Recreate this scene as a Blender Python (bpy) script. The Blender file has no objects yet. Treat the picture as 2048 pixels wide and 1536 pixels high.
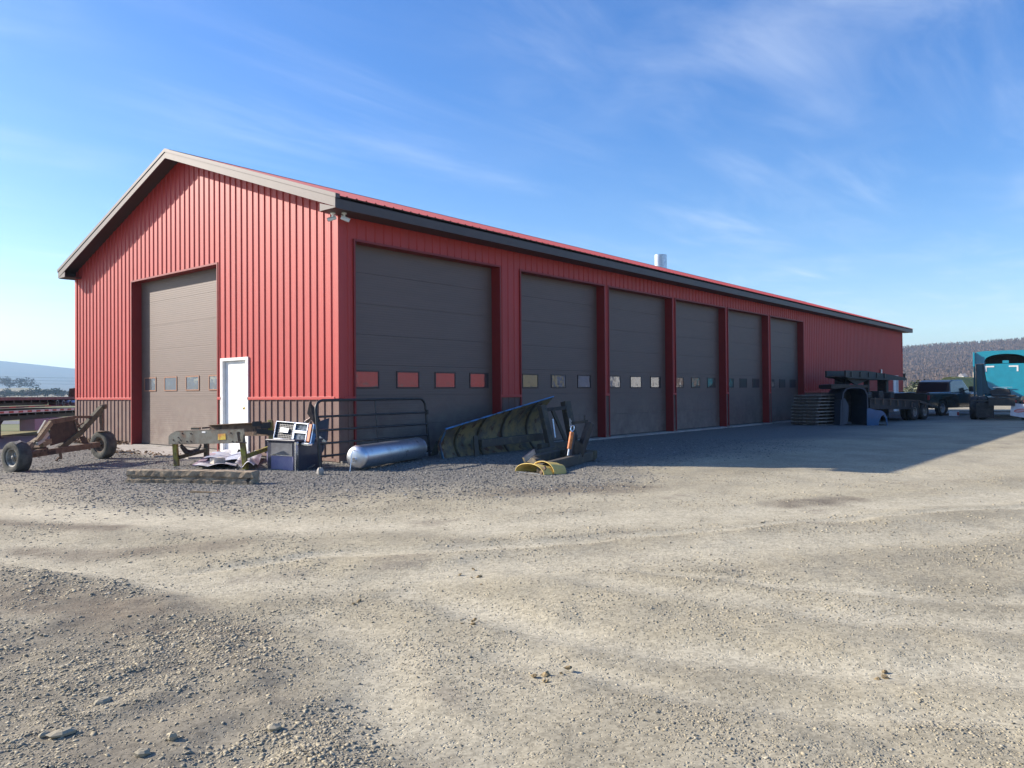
import bpy, math, random
import numpy as np
from mathutils import Vector, Matrix
R = math.radians
random.seed(7)
rng = np.random.default_rng(7)
scene = bpy.context.scene
COL = scene.collection

# ------------------------------------------------------------------ camera
F = 1552.9                      # focal length in pixels of the 2048 px wide photograph
YAW, PIT, ROL = 0.698, 0.0110, -0.0080
CAM = Vector((-9.253, -12.08, 1.276))
_fw = Vector((math.cos(YAW)*math.cos(PIT), math.sin(YAW)*math.cos(PIT), math.sin(PIT)))
_r = Vector((math.sin(YAW), -math.cos(YAW), 0)); _u = _r.cross(_fw)
_r2 = _r*math.cos(ROL) + _u*math.sin(ROL); _u2 = _u*math.cos(ROL) - _r*math.sin(ROL)
cd = bpy.data.cameras.new('camera'); cam = bpy.data.objects.new('camera', cd); COL.objects.link(cam)
M = Matrix(((_r2.x, _u2.x, -_fw.x, CAM.x), (_r2.y, _u2.y, -_fw.y, CAM.y), (_r2.z, _u2.z, -_fw.z, CAM.z), (0, 0, 0, 1)))
cam.matrix_world = M
cd.sensor_width = 36; cd.lens = F/2048*36; cd.clip_start = 0.1; cd.clip_end = 30000
scene.camera = cam

# ------------------------------------------------------------------ sky, sun, exposure
SUN_AZ, SUN_EL = 119.2, 28.0    # direction towards the sun, degrees from +X, and its height
wd = bpy.data.worlds.new('World'); scene.world = wd; wd.use_nodes = True
nt = wd.node_tree; nt.nodes.clear()
def N(t, **k):
    n = nt.nodes.new(t)
    for a, b in k.items(): setattr(n, a, b)
    return n
out = N('ShaderNodeOutputWorld'); bg = N('ShaderNodeBackground')
sky = N('ShaderNodeTexSky', sky_type='NISHITA', sun_disc=False)
sky.sun_elevation = R(SUN_EL); sky.sun_rotation = R(90 - SUN_AZ)
sky.altitude = 150; sky.air_density = 1.0; sky.dust_density = 0.6; sky.ozone_density = 1.6
bg.inputs['Strength'].default_value = 0.09
# thin cirrus on a flat layer high above the whole place
tc = N('ShaderNodeTexCoord'); sep = N('ShaderNodeSeparateXYZ')
nt.links.new(tc.outputs['Generated'], sep.inputs[0])
mx = N('ShaderNodeMath', operation='MAXIMUM'); mx.inputs[1].default_value = 0.04
nt.links.new(sep.outputs['Z'], mx.inputs[0])
dv = N('ShaderNodeVectorMath', operation='DIVIDE'); cmb = N('ShaderNodeCombineXYZ')
for k in range(3): nt.links.new(mx.outputs[0], cmb.inputs[k])
nt.links.new(tc.outputs['Generated'], dv.inputs[0]); nt.links.new(cmb.outputs[0], dv.inputs[1])
CR, CS, CL, CM, CA, CD = 50, (0.9, 1.9, 1), (1.1, 5.7, 0), (2.25, 9.15, 0), 0.5, 0.5
def cloud(rotz, sc, loc, lo, hi, detail, dist):
    mp = N('ShaderNodeMapping'); mp.inputs['Rotation'].default_value = (0, 0, R(rotz))
    mp.inputs['Scale'].default_value = sc; mp.inputs['Location'].default_value = loc
    nt.links.new(dv.outputs[0], mp.inputs[0])
    nz = N('ShaderNodeTexNoise'); nz.inputs['Scale'].default_value = 1.0
    nz.inputs['Detail'].default_value = detail; nz.inputs['Roughness'].default_value = 0.58
    nz.inputs['Distortion'].default_value = dist
    nt.links.new(mp.outputs[0], nz.inputs['Vector'])
    mr = N('ShaderNodeMapRange', interpolation_type='SMOOTHSTEP')
    mr.inputs['From Min'].default_value = lo; mr.inputs['From Max'].default_value = hi
    nt.links.new(nz.outputs['Fac'], mr.inputs['Value'])
    return mr.outputs[0]
c1 = cloud(CR, CS, CL, 0.34, 0.95, 9, CD)
c2 = cloud(15, (0.42, 0.42, 1), CM, 0.36, 0.74, 3, 0.3)
mu = N('ShaderNodeMath', operation='MULTIPLY'); nt.links.new(c1, mu.inputs[0]); nt.links.new(c2, mu.inputs[1])
c3 = cloud(62, (0.55, 2.3, 1), (4.4, 2.9, 0), 0.40, 0.98, 9, 0.45)
c4 = cloud(0, (0.30, 0.30, 1), (5.2, 1.4, 0), 0.36, 0.66, 2, 0.2)
mu3 = N('ShaderNodeMath', operation='MULTIPLY'); nt.links.new(c3, mu3.inputs[0]); nt.links.new(c4, mu3.inputs[1])
mxc = N('ShaderNodeMath', operation='MAXIMUM'); nt.links.new(mu.outputs[0], mxc.inputs[0]); nt.links.new(mu3.outputs[0], mxc.inputs[1])
mu2 = N('ShaderNodeMath', operation='MULTIPLY'); mu2.inputs[1].default_value = CA; nt.links.new(mxc.outputs[0], mu2.inputs[0])
mixc = N('ShaderNodeMix', data_type='RGBA'); mixc.inputs['B'].default_value = (7.2, 7.6, 8.2, 1)
hsv = N('ShaderNodeHueSaturation'); hsv.inputs['Saturation'].default_value = 1.42; hsv.inputs['Value'].default_value = 1.27; hsv.inputs['Hue'].default_value = 0.514
nt.links.new(sky.outputs[0], hsv.inputs['Color'])
nt.links.new(mu2.outputs[0], mixc.inputs['Factor']); nt.links.new(hsv.outputs[0], mixc.inputs['A'])
nt.links.new(mixc.outputs['Result'], bg.inputs['Color']); nt.links.new(bg.outputs[0], out.inputs[0])
sl = bpy.data.lights.new('sun', 'SUN'); sun = bpy.data.objects.new('sun', sl); COL.objects.link(sun)
sl.energy = 5.0; sl.angle = R(0.53); sl.color = (1.0, 0.91, 0.79)
sd = Vector((math.cos(R(SUN_AZ))*math.cos(R(SUN_EL)), math.sin(R(SUN_AZ))*math.cos(R(SUN_EL)), math.sin(R(SUN_EL))))
sun.rotation_euler = sd.to_track_quat('Z', 'Y').to_euler(); sun.location = (0, 0, 60)
vs = scene.view_settings
vs.view_transform = 'Standard'; vs.look = 'None'; vs.exposure = 0.9; vs.gamma = 1; vs.use_curve_mapping = False

# ------------------------------------------------------------------ pixels to places
GZ = -0.05                      # the gravel lies a little below the floor slab (z = 0)
def ray(x, y): return _fw + _r2*((x-1024)/F) - _u2*((y-768)/F)
def G(x, y, z=GZ): d = ray(x, y); return CAM + d*((z-CAM.z)/d.z)
def D(x, y, dep): return CAM + ray(x, y)*dep
def PY(x, y, Y): d = ray(x, y); return CAM + d*((Y-CAM.y)/d.y)
V = Vector; Z = V((0, 0, 1))

# ------------------------------------------------------------------ mesh builder
INV = {}
class MB:
    def __init__(s): s.v = []; s.f = []
    def add(s, vs_, fs):
        n = len(s.v); s.v += [V(p) for p in vs_]; s.f += [tuple(i+n for i in q) for q in fs]; return s
    def hexa(s, a, b):          # two quads of four points
        return s.add(list(a)+list(b), [(3, 2, 1, 0), (4, 5, 6, 7), (0, 1, 5, 4), (1, 2, 6, 5), (2, 3, 7, 6), (3, 0, 4, 7)])
    def b(s, x0, x1, y0, y1, z0, z1):
        return s.hexa([(x0, y0, z0), (x1, y0, z0), (x1, y1, z0), (x0, y1, z0)], [(x0, y0, z1), (x1, y0, z1), (x1, y1, z1), (x0, y1, z1)])
    def bar(s, p, q, w, h, up=Z):
        p = V(p); q = V(q); t = (q-p).normalized(); a = t.cross(up)
        a = (a.normalized() if a.length > 1e-4 else V((1, 0, 0))); u = a.cross(t)
        c = lambda o: [o-a*w/2-u*h/2, o+a*w/2-u*h/2, o+a*w/2+u*h/2, o-a*w/2+u*h/2]
        return s.hexa(c(p), c(q))
    def path(s, pts, r, n=8, closed=False):
        pts = [V(p) for p in pts]; m = len(pts); base = len(s.v); rad = r if isinstance(r, (list, tuple)) else [r]*m
        prev = None
        for i, p in enumerate(pts):
            a = pts[(i-1) % m] if (i or closed) else p; c = pts[(i+1) % m] if (i < m-1 or closed) else p
            t = (c-a).normalized()
            if prev is None:
                prev = t.cross(Z) if abs(t.z) < .95 else t.cross(V((1, 0, 0)))
            prev = (prev - t*prev.dot(t)).normalized(); w = t.cross(prev)
            s.v += [p + (prev*math.cos(2*math.pi*k/n) + w*math.sin(2*math.pi*k/n))*rad[i] for k in range(n)]
        for i in range(m if closed else m-1):
            i0 = base+i*n; i1 = base+((i+1) % m)*n
            s.f += [(i0+k, i0+(k+1) % n, i1+(k+1) % n, i1+k) for k in range(n)]
        if not closed:
            s.f += [tuple(base+k for k in reversed(range(n))), tuple(base+(m-1)*n+k for k in range(n))]
        return s
    def plate(s, pts, ext):     # a polygon extruded by a vector
        pts = [V(p) for p in pts]; n = len(pts); b0 = len(s.v); ext = V(ext)
        s.v += pts + [p+ext for p in pts]
        s.f += [tuple(b0+i for i in reversed(range(n))), tuple(b0+n+i for i in range(n))]
        s.f += [(b0+i, b0+(i+1) % n, b0+n+(i+1) % n, b0+n+i) for i in range(n)]
        return s
    def lathe(s, prof, o, ax, n=24, close=True):   # prof: (radius, along)
        o = V(o); ax = V(ax).normalized(); a = ax.cross(Z) if abs(ax.z) < .9 else ax.cross(V((1, 0, 0))); a.normalize(); c = ax.cross(a)
        b0 = len(s.v); m = len(prof)
        for r_, t in prof:
            s.v += [o + ax*t + (a*math.cos(2*math.pi*k/n)+c*math.sin(2*math.pi*k/n))*r_ for k in range(n)]
        for i in range(m-1):
            s.f += [(b0+i*n+k, b0+i*n+(k+1) % n, b0+(i+1)*n+(k+1) % n, b0+(i+1)*n+k) for k in range(n)]
        if close: s.f += [tuple(b0+k for k in reversed(range(n))), tuple(b0+(m-1)*n+k for k in range(n))]
        return s
    def surf(s, fn, nu, nv, th=0.0):               # fn(u,v) -> point, a bent sheet with thickness
        P = [[V(fn(i/nu, j/nv)) for j in range(nv+1)] for i in range(nu+1)]
        b0 = len(s.v); w = nv+1
        def nrm(i, j):
            a = P[min(i+1, nu)][j]-P[max(i-1, 0)][j]; c = P[i][min(j+1, nv)]-P[i][max(j-1, 0)]
            q = a.cross(c); return q.normalized() if q.length > 1e-9 else Z
        s.v += [P[i][j] for i in range(nu+1) for j in range(nv+1)]
        s.f += [(b0+i*w+j, b0+(i+1)*w+j, b0+(i+1)*w+j+1, b0+i*w+j+1) for i in range(nu) for j in range(nv)]
        if th:
            b1 = len(s.v)
            s.v += [P[i][j]-nrm(i, j)*th for i in range(nu+1) for j in range(nv+1)]
            s.f += [(b1+i*w+j+1, b1+(i+1)*w+j+1, b1+(i+1)*w+j, b1+i*w+j) for i in range(nu) for j in range(nv)]
            rim = [i*w for i in range(nu+1)] + [nu*w+j for j in range(1, w)] + [i*w+nv for i in range(nu-1, -1, -1)] + [j for j in range(nv-1, 0, -1)]
            for k in range(len(rim)):
                a, c = rim[k], rim[(k+1) % len(rim)]; s.f.append((b0+c, b0+a, b1+a, b1+c))
        return s
    def build(s, name, mat, parent=None, smooth=0, bevel=0, loc=None):
        me = bpy.data.meshes.new(name)
        root = parent
        while root is not None and root.parent is not None: root = root.parent
        if root is not None and root.name in INV: iv = INV[root.name]
        elif root is not None: iv = Matrix.Translation(-root.location)
        else: iv = Matrix.Translation(-V(loc)) if loc is not None else Matrix.Identity(4)
        me.from_pydata([tuple(iv @ p) for p in s.v], [], s.f); me.materials.append(mat)
        if smooth:
            me.shade_smooth(); me.set_sharp_from_angle(angle=R(smooth))
        me.update()
        o = bpy.data.objects.new(name, me); COL.objects.link(o)
        if parent is not None: o.parent = parent
        elif loc is not None: o.location = loc
        if bevel:
            m = o.modifiers.new('bevel', 'BEVEL'); m.width = bevel; m.segments = 2; m.limit_method = 'ANGLE'; m.angle_limit = R(40)
        return o
def tag(o, label, cat, group=None):
    o['label'] = label; o['category'] = cat
    if group: o['group'] = group
    return o
def thing(name, label, cat, loc, rz=0, group=None):
    o = bpy.data.objects.new(name, None); COL.objects.link(o); o.empty_display_size = .3
    o.location = V(loc); o.rotation_euler = (0, 0, rz)
    INV[o.name] = (Matrix.Translation(V(loc)) @ Matrix.Rotation(rz, 4, 'Z')).inverted()
    return tag(o, label, cat, group)
def struct(o, kind='structure'): o['kind'] = kind; return o
def link_copy(o, parent, loc=None):
    c = o.copy(); COL.objects.link(c); c.parent = parent
    if loc is not None: c.location = loc
    return c

# ------------------------------------------------------------------ materials
def mat(name, c, rough=.6, metal=0, c2=None, sc=6.0, lo=.4, hi=.6, detail=6, bump=0, bsc=60, stretch=(1, 1, 1), spec=.5, c3=None, sc3=2.0, lo3=.55, hi3=.62, coat=0, r2=None, obj=True):
    m = bpy.data.materials.new(name); m.use_nodes = True; t = m.node_tree; p = t.nodes['Principled BSDF']
    p.inputs['Base Color'].default_value = (*c, 1); p.inputs['Roughness'].default_value = rough
    p.inputs['Metallic'].default_value = metal; p.inputs['Specular IOR Level'].default_value = spec
    p.inputs['Coat Weight'].default_value = coat; p.inputs['Coat Roughness'].default_value = .06
    tcn = t.nodes.new('ShaderNodeTexCoord'); mp = t.nodes.new('ShaderNodeMapping'); mp.inputs['Scale'].default_value = stretch
    t.links.new(tcn.outputs['Object'], mp.inputs[0])
    def noise(s_, d_):
        n = t.nodes.new('ShaderNodeTexNoise'); n.inputs['Scale'].default_value = s_; n.inputs['Detail'].default_value = d_
        n.inputs['Roughness'].default_value = .62; t.links.new(mp.outputs[0], n.inputs['Vector']); return n
    def ramp(n, a, b):
        r_ = t.nodes.new('ShaderNodeMapRange'); r_.inputs['From Min'].default_value = a; r_.inputs['From Max'].default_value = b
        t.links.new(n.outputs['Fac'], r_.inputs['Value']); return r_.outputs[0]
    last = None
    if c2:
        fac = ramp(noise(sc, detail), lo, hi); x = t.nodes.new('ShaderNodeMix'); x.data_type = 'RGBA'
        x.inputs['A'].default_value = (*c, 1); x.inputs['B'].default_value = (*c2, 1); t.links.new(fac, x.inputs['Factor']); last = x.outputs['Result']
        if r2 is not None:
            y = t.nodes.new('ShaderNodeMapRange'); y.inputs['To Min'].default_value = rough; y.inputs['To Max'].default_value = r2
            t.links.new(fac, y.inputs['Value']); t.links.new(y.outputs[0], p.inputs['Roughness'])
    if c3:
        fac = ramp(noise(sc3, 5), lo3, hi3); x = t.nodes.new('ShaderNodeMix'); x.data_type = 'RGBA'
        if last: t.links.new(last, x.inputs['A'])
        else: x.inputs['A'].default_value = (*c, 1)
        x.inputs['B'].default_value = (*c3, 1); t.links.new(fac, x.inputs['Factor']); last = x.outputs['Result']
    if last: t.links.new(last, p.inputs['Base Color'])
    if bump:
        bn = t.nodes.new('ShaderNodeBump'); bn.inputs['Strength'].default_value = bump; bn.inputs['Distance'].default_value = .02
        t.links.new(noise(bsc, 4).outputs['Fac'], bn.inputs['Height']); t.links.new(bn.outputs[0], p.inputs['Normal'])
    m['nodes'] = 1
    return m
RED = (.46, .038, .031); BRN = (.098, .063, .055)
m_red = mat('red_siding', RED, .54, spec=.55, c2=(.41, .035, .029), sc=1.2, lo=.35, hi=.65, bump=.14, bsc=1.6, stretch=(1, 1, .5))
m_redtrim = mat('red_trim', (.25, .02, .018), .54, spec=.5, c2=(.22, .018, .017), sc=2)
m_brn = mat('brown_siding', (.165, .085, .066), .62, spec=.6, c2=(.135, .07, .055), sc=1.5, bump=.04, bsc=3)
m_trim = mat('brown_trim', (.115, .09, .086), .6, spec=.65, c2=(.10, .08, .076), sc=2)
m_fascia = mat('brown_fascia', (.075, .055, .048), .5, c2=(.065, .05, .045), sc=2)
m_soffit = mat('brown_soffit', (.06, .045, .04), .6)
m_door = mat('brown_door', (.115, .070, .052), .62, spec=1.0, c2=(.104, .064, .047), sc=1.5, stretch=(1, 1, 5))
def microgroove(m, per=.05, dist=.002, s=.5):
    t = m.node_tree; p = t.nodes['Principled BSDF']; tcn = t.nodes.new('ShaderNodeTexCoord')
    w = t.nodes.new('ShaderNodeTexWave'); w.bands_direction = 'Z'; w.inputs['Scale'].default_value = .314/per
    t.links.new(tcn.outputs['Object'], w.inputs['Vector']); bn = t.nodes.new('ShaderNodeBump'); bn.inputs['Strength'].default_value = s; bn.inputs['Distance'].default_value = dist
    t.links.new(w.outputs['Fac'], bn.inputs['Height']); t.links.new(bn.outputs[0], p.inputs['Normal'])
def splash(m, top, amt, col=(.40, .35, .28)):
    t = m.node_tree; p = t.nodes['Principled BSDF']; src = p.inputs['Base Color'].links[0].from_socket
    tcn = t.nodes.new('ShaderNodeTexCoord'); sp = t.nodes.new('ShaderNodeSeparateXYZ'); t.links.new(tcn.outputs['Object'], sp.inputs[0])
    a = t.nodes.new('ShaderNodeMapRange'); a.inputs['From Min'].default_value = top; a.inputs['From Max'].default_value = 0; t.links.new(sp.outputs['Z'], a.inputs['Value'])
    n = t.nodes.new('ShaderNodeTexNoise'); n.inputs['Scale'].default_value = 2.3; n.inputs['Detail'].default_value = 8; n.inputs['Roughness'].default_value = .7; t.links.new(tcn.outputs['Object'], n.inputs[0])
    b = t.nodes.new('ShaderNodeMapRange'); b.inputs['From Min'].default_value = .38; b.inputs['From Max'].default_value = .68; b.inputs['To Max'].default_value = amt; t.links.new(n.outputs['Fac'], b.inputs['Value'])
    mu_ = t.nodes.new('ShaderNodeMath'); mu_.operation = 'MULTIPLY'; t.links.new(a.outputs[0], mu_.inputs[0]); t.links.new(b.outputs[0], mu_.inputs[1])
    x = t.nodes.new('ShaderNodeMix'); x.data_type = 'RGBA'; t.links.new(mu_.outputs[0], x.inputs['Factor']); t.links.new(src, x.inputs['A']); x.inputs['B'].default_value = (*col, 1)
    t.links.new(x.outputs['Result'], p.inputs['Base Color'])
microgroove(m_door); splash(m_door, 1.3, .35); splash(m_brn, 1.0, .35)
m_roof = mat('red_roof', (.38, .04, .04), .6, spec=1.0, c2=(.36, .045, .045), sc=.8)
m_white = mat('white_paint', (.80, .80, .78), .5, c2=(.72, .71, .68), sc=5)
m_winframe = mat('tan_window_frame', (.30, .14, .08), .5); m_winframe_d = mat('dark_window_frame', (.035, .026, .026), .5)
m_conc = mat('concrete', (.40, .37, .33), .85, c2=(.30, .28, .25), sc=2, bump=.3, bsc=40, c3=(.22, .20, .17), sc3=1.3)
m_galv = mat('galvanised_metal', (.55, .58, .62), .35, 1, c2=(.42, .45, .5), sc=8)
m_chrome = mat('chrome', (.78, .80, .83), .2, 1, c2=(.6, .61, .64), sc=7, lo=.45, hi=.75, r2=.3)
m_alu = mat('polished_aluminium', (.66, .68, .72), .38, 1, c2=(.5, .51, .53), sc=5, lo=.5, hi=.72, r2=.55, c3=(.10, .085, .07), sc3=4, lo3=.66, hi3=.74)
m_black = mat('black_paint', (.016, .016, .018), .45, c2=(.035, .03, .028), sc=9)
m_blacksteel = mat('weathered_black_steel', (.022, .021, .021), .6, c2=(.07, .045, .032), sc=10, lo=.5, hi=.75, bump=.2)
m_rubber = mat('tyre_rubber', (.026, .025, .024), .85, c2=(.075, .068, .058), sc=7, lo=.4, hi=.75, bump=.25, bsc=50)
m_rubber_old = mat('faded_tyre_rubber', (.05, .048, .042), .9, c2=(.13, .125, .10), sc=6, lo=.4, hi=.7, bump=.3, bsc=45)
m_rust = mat('rusty_steel', (.105, .068, .046), .85, c2=(.19, .125, .08), sc=7, lo=.35, hi=.65, bump=.35, bsc=40, c3=(.045, .035, .03), sc3=5)
m_rustdark = mat('dark_rusty_plate', (.05, .034, .026), .85, c2=(.085, .055, .038), sc=6, bump=.3, bsc=40)
m_olive = mat('weathered_olive_paint', (.11, .10, .055), .8, c2=(.06, .048, .035), sc=8, bump=.3)
m_wood = mat('old_lumber', (.36, .26, .15), .85, c2=(.24, .165, .095), sc=9, stretch=(1, 1, 4), bump=.3)
m_woodpale = mat('pale_lumber', (.62, .56, .46), .8, c2=(.5, .44, .35), sc=8)
m_tie = mat('weathered_timber', (.37, .285, .19), .92, c2=(.20, .15, .10), sc=5, lo=.42, hi=.6, stretch=(1, 1, 1), bump=.7, bsc=18, c3=(.028, .022, .016), sc3=7, lo3=.58, hi3=.66)
m_rail = mat('galled_frame_rail', (.15, .155, .135), .6, c2=(.085, .07, .055), sc=3.5, lo=.4, hi=.62, bump=.25, c3=(.13, .05, .025), sc3=5, lo3=.58, hi3=.7, metal=.25)
m_yel = mat('yellow_paint', (.72, .52, .14), .55, c2=(.60, .43, .12), sc=6)
m_yelgreen = mat('yellow_green_paint', (.36, .32, .05), .7, c2=(.16, .11, .05), sc=8, lo=.4, hi=.6)
m_yelpatch = mat('yellow_orange_patch', (.62, .52, .05), .6, c2=(.45, .18, .03), sc=9)
m_navy = mat('navy_panel', (.035, .038, .065), .35, c2=(.06, .06, .08), sc=4)
m_greypanel = mat('grey_panel', (.16, .16, .17), .45, c2=(.11, .11, .12), sc=6)
m_lav = mat('lavender_panel', (.20, .18, .33), .5, c2=(.26, .24, .36), sc=5)
m_glass = mat('dark_glass', (.02, .025, .03), .08, spec=.4)
m_lens = mat('headlamp_lens', (.25, .27, .27), .1, .4, c2=(.05, .06, .06), sc=14)
m_amber = mat('amber_lens', (.55, .14, .02), .3, c2=(.42, .10, .02), sc=20)
m_orange = mat('orange_ram_paint', (.62, .20, .04), .45, c2=(.40, .11, .03), sc=10)
m_plow = mat('worn_plow_blade', (.27, .20, .085), .8, c2=(.12, .10, .075), sc=3.2, lo=.4, hi=.58, bump=.3, bsc=25, c3=(.10, .045, .025), sc3=4)
m_plowframe = mat('plow_frame_steel', (.075, .064, .05), .75, c2=(.16, .125, .07), sc=6, lo=.5, hi=.7, bump=.3)
m_blueedge = mat('blue_edge_paint', (.07, .22, .45), .6, c2=(.06, .07, .07), sc=4, lo=.46, hi=.6)
m_bluefender = mat('blue_fender_paint', (.008, .10, .25), .35, c2=(.008, .085, .2), sc=3, coat=.4)
m_pallet = mat('grey_pallet_wood', (.48, .43, .38), .9, c2=(.34, .30, .26), sc=8, bump=.3)
m_palletdark = mat('dark_pallet_wood', (.11, .085, .065), .9, c2=(.075, .06, .05), sc=8, bump=.3)
m_teal = mat('teal_paint', (.008, .26, .36), .28, c2=(.008, .23, .32), sc=3, coat=.5)
m_tealshade = mat('shaded_teal_paint', (.006, .07, .10), .35)  # same teal with the shade of recess and left extender put into it
m_truckblack = mat('dark_glossy_paint', (.05, .052, .045), .2, coat=.7)
m_tape_w = mat('white_reflective_tape', (.75, .75, .72), .45); m_tape_r = mat('red_reflective_tape', (.42, .045, .04), .45)
m_mud = mat('white_mud_flap', (.60, .62, .68), .6, c2=(.52, .53, .57), sc=8)
m_redprint = mat('red_print', (.60, .16, .13), .6)
m_sheetw = mat('white_sheet_metal', (.62, .61, .64), .45, c2=(.45, .44, .47), sc=5)
m_sheetb = mat('pale_blue_sheet', (.32, .38, .52), .45, c2=(.42, .45, .54), sc=5)
m_sheetp = mat('mauve_sheet', (.36, .27, .33), .5)
m_deckrail = mat('faded_rail', (.20, .165, .155), .7, c2=(.13, .10, .095), sc=4)
m_camwhite = mat('camera_housing', (.72, .76, .76), .4)
m_brass = mat('brass', (.45, .33, .14), .35, 1)
m_lightgrey = mat('light_grey_box', (.34, .38, .43), .6)
m_rim = mat('dull_rim_paint', (.30, .29, .26), .6, c2=(.18, .16, .13), sc=9)
# panes with a reflective coating
def pane_mat(name, refl, base):
    m = bpy.data.materials.new(name); m.use_nodes = True; t = m.node_tree; p = t.nodes['Principled BSDF']
    p.inputs['Base Color'].default_value = (*base, 1); p.inputs['Roughness'].default_value = .5
    gl = t.nodes.new('ShaderNodeBsdfGlossy'); gl.inputs['Roughness'].default_value = .015; gl.inputs['Color'].default_value = (.9, .9, .92, 1)
    mxs = t.nodes.new('ShaderNodeMixShader'); mxs.inputs[0].default_value = refl
    t.links.new(p.outputs[0], mxs.inputs[1]); t.links.new(gl.outputs[0], mxs.inputs[2])
    tcn = t.nodes.new('ShaderNodeTexCoord'); n = t.nodes.new('ShaderNodeTexNoise'); n.inputs['Scale'].default_value = 5.0
    t.links.new(tcn.outputs['Object'], n.inputs[0]); bn = t.nodes.new('ShaderNodeBump'); bn.inputs['Strength'].default_value = .55; bn.inputs['Distance'].default_value = .01
    t.links.new(n.outputs['Fac'], bn.inputs['Height']); t.links.new(bn.outputs[0], gl.inputs['Normal'])
    t.links.new(mxs.outputs[0], t.nodes['Material Output'].inputs[0]); return m
m_pane = pane_mat('coated_pane', .17, (.02, .022, .025)); m_pane_g = pane_mat('hazy_pane', .22, (.035, .045, .055))

# ================================================================== GROUND
def vnoise(x, y, seed=0):
    xi = np.floor(x).astype(np.int64); yi = np.floor(y).astype(np.int64); xf = x-xi; yf = y-yi
    def h(a, b):
        n = (a*374761393 + b*668265263 + seed*144269504) & 0xffffffff
        n = ((n ^ (n >> 13))*1274126177) & 0xffffffff
        return ((n ^ (n >> 16)) & 0xffff)/65535.0
    u = xf*xf*(3-2*xf); v = yf*yf*(3-2*yf)
    return (h(xi, yi)*(1-u)+h(xi+1, yi)*u)*(1-v) + (h(xi, yi+1)*(1-u)+h(xi+1, yi+1)*u)*v
def fbm(x, y, oct=4, seed=0):
    s = 0; a = .5
    for k in range(oct): s = s + a*vnoise(x*2**k+17*k, y*2**k-9*k, seed+k); a *= .5
    return s/(1-.5**oct)
def polydist(X, Y, pts):
    best = np.full(X.shape, 1e9)
    for (ax, ay), (bx, by) in zip(pts[:-1], pts[1:]):
        dx, dy = bx-ax, by-ay; t = np.clip(((X-ax)*dx+(Y-ay)*dy)/(dx*dx+dy*dy), 0, 1)
        best = np.minimum(best, np.hypot(X-ax-t*dx, Y-ay-t*dy))
    return best
def gp(pl): return [tuple(G(*p))[:2] for p in pl]
TRACKS = [  # packed pale wheel tracks: polyline on the ground, half width in metres, strength
    (gp([(-400, 1015), (0, 1022), (300, 1040), (620, 1052), (1024, 1050), (1500, 1030), (2048, 985), (2600, 960)]), .55, 1.0),
    (gp([(-300, 1085), (150, 1105), (420, 1170), (700, 1165), (1050, 1130), (1600, 1085), (2300, 1040)]), .45, .75),
    (gp([(820, 1190), (1100, 1262), (1400, 1300), (1800, 1330), (2300, 1320)]), .22, .9),
    (gp([(960, 1120), (1350, 1180), (1700, 1220), (2200, 1225)]), .20, .8),
    (gp([(600, 1240), (760, 1320), (760, 1420), (1000, 1500)]), .16, .5),
    (gp([(-200, 1128), (260, 1140), (640, 1112), (1050, 1085), (1500, 1050), (2200, 1000)]), .13, .85),
    (gp([(1250, 1130), (1560, 1165), (1900, 1180), (2300, 1175)]), .12, .7), (gp([(1000, 1330), (1350, 1400), (1750, 1440), (2300, 1440)]), .11, .55),
    (gp([(1100, 1010), (1500, 985), (1750, 955), (2100, 905), (2500, 880)]), 1.1, .5),
]
COARSE_ARC = gp([(120, 1150), (330, 1195), (500, 1255), (590, 1310), (660, 1400), (680, 1500), (690, 1600)])
def masks(X, Y):
    w = fbm(X*.8, Y*.8, 3, 5)-.5
    dust = np.zeros(X.shape)
    for pl, hw, s in TRACKS:
        d = polydist(X+w*.5, Y+w*.4, pl); dust = np.maximum(dust, s*np.clip(1.35-d/hw, 0, 1))
    # bluish crushed stone along the building: within about five metres of the walls
    dx = np.maximum(np.maximum(-X, X-42), 0); dy = np.maximum(np.maximum(-Y, Y-12.4), 0)
    db = np.hypot(dx, dy) + (fbm(X*.35, Y*.35, 3, 11)-.5)*2.4
    blue = np.clip((6.3-db)/2.6, 0, 1)
    # coarse loose heap left of an arc pushed up by turning wheels
    dc = polydist(X, Y, COARSE_ARC)
    side = np.zeros(X.shape)
    a = np.array(COARSE_ARC)
    # inside = towards lower left of the arc: use the signed side of the nearest chord
    c0 = np.array(G(0, 1420))[:2]
    inside = np.hypot(X-c0[0], Y-c0[1]) < 99
    n0 = np.zeros(X.shape); best = np.full(X.shape, 1e9)
    for (ax, ay), (bx, by) in zip(COARSE_ARC[:-1], COARSE_ARC[1:]):
        dx_, dy_ = bx-ax, by-ay; t = np.clip(((X-ax)*dx_+(Y-ay)*dy_)/(dx_*dx_+dy_*dy_), 0, 1)
        dd = np.hypot(X-ax-t*dx_, Y-ay-t*dy_); cr = dx_*(Y-ay)-dy_*(X-ax)
        sref = dx_*(c0[1]-ay)-dy_*(c0[0]-ax)
        u = dd < best; best = np.where(u, dd, best); n0 = np.where(u, cr*sref, n0)
    sdist = np.where(n0 > 0, best, -best) + w*.35
    coarse = np.clip(.5+sdist/.3, 0, 1)
    ridge = np.exp(-(sdist-.12)**2/.03)
    far = np.clip((9-np.hypot(X-CAM.x, Y-CAM.y))/2, 0, 1)
    return dust*(1-.75*coarse*far), blue, coarse*far, ridge*far, sdist
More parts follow.
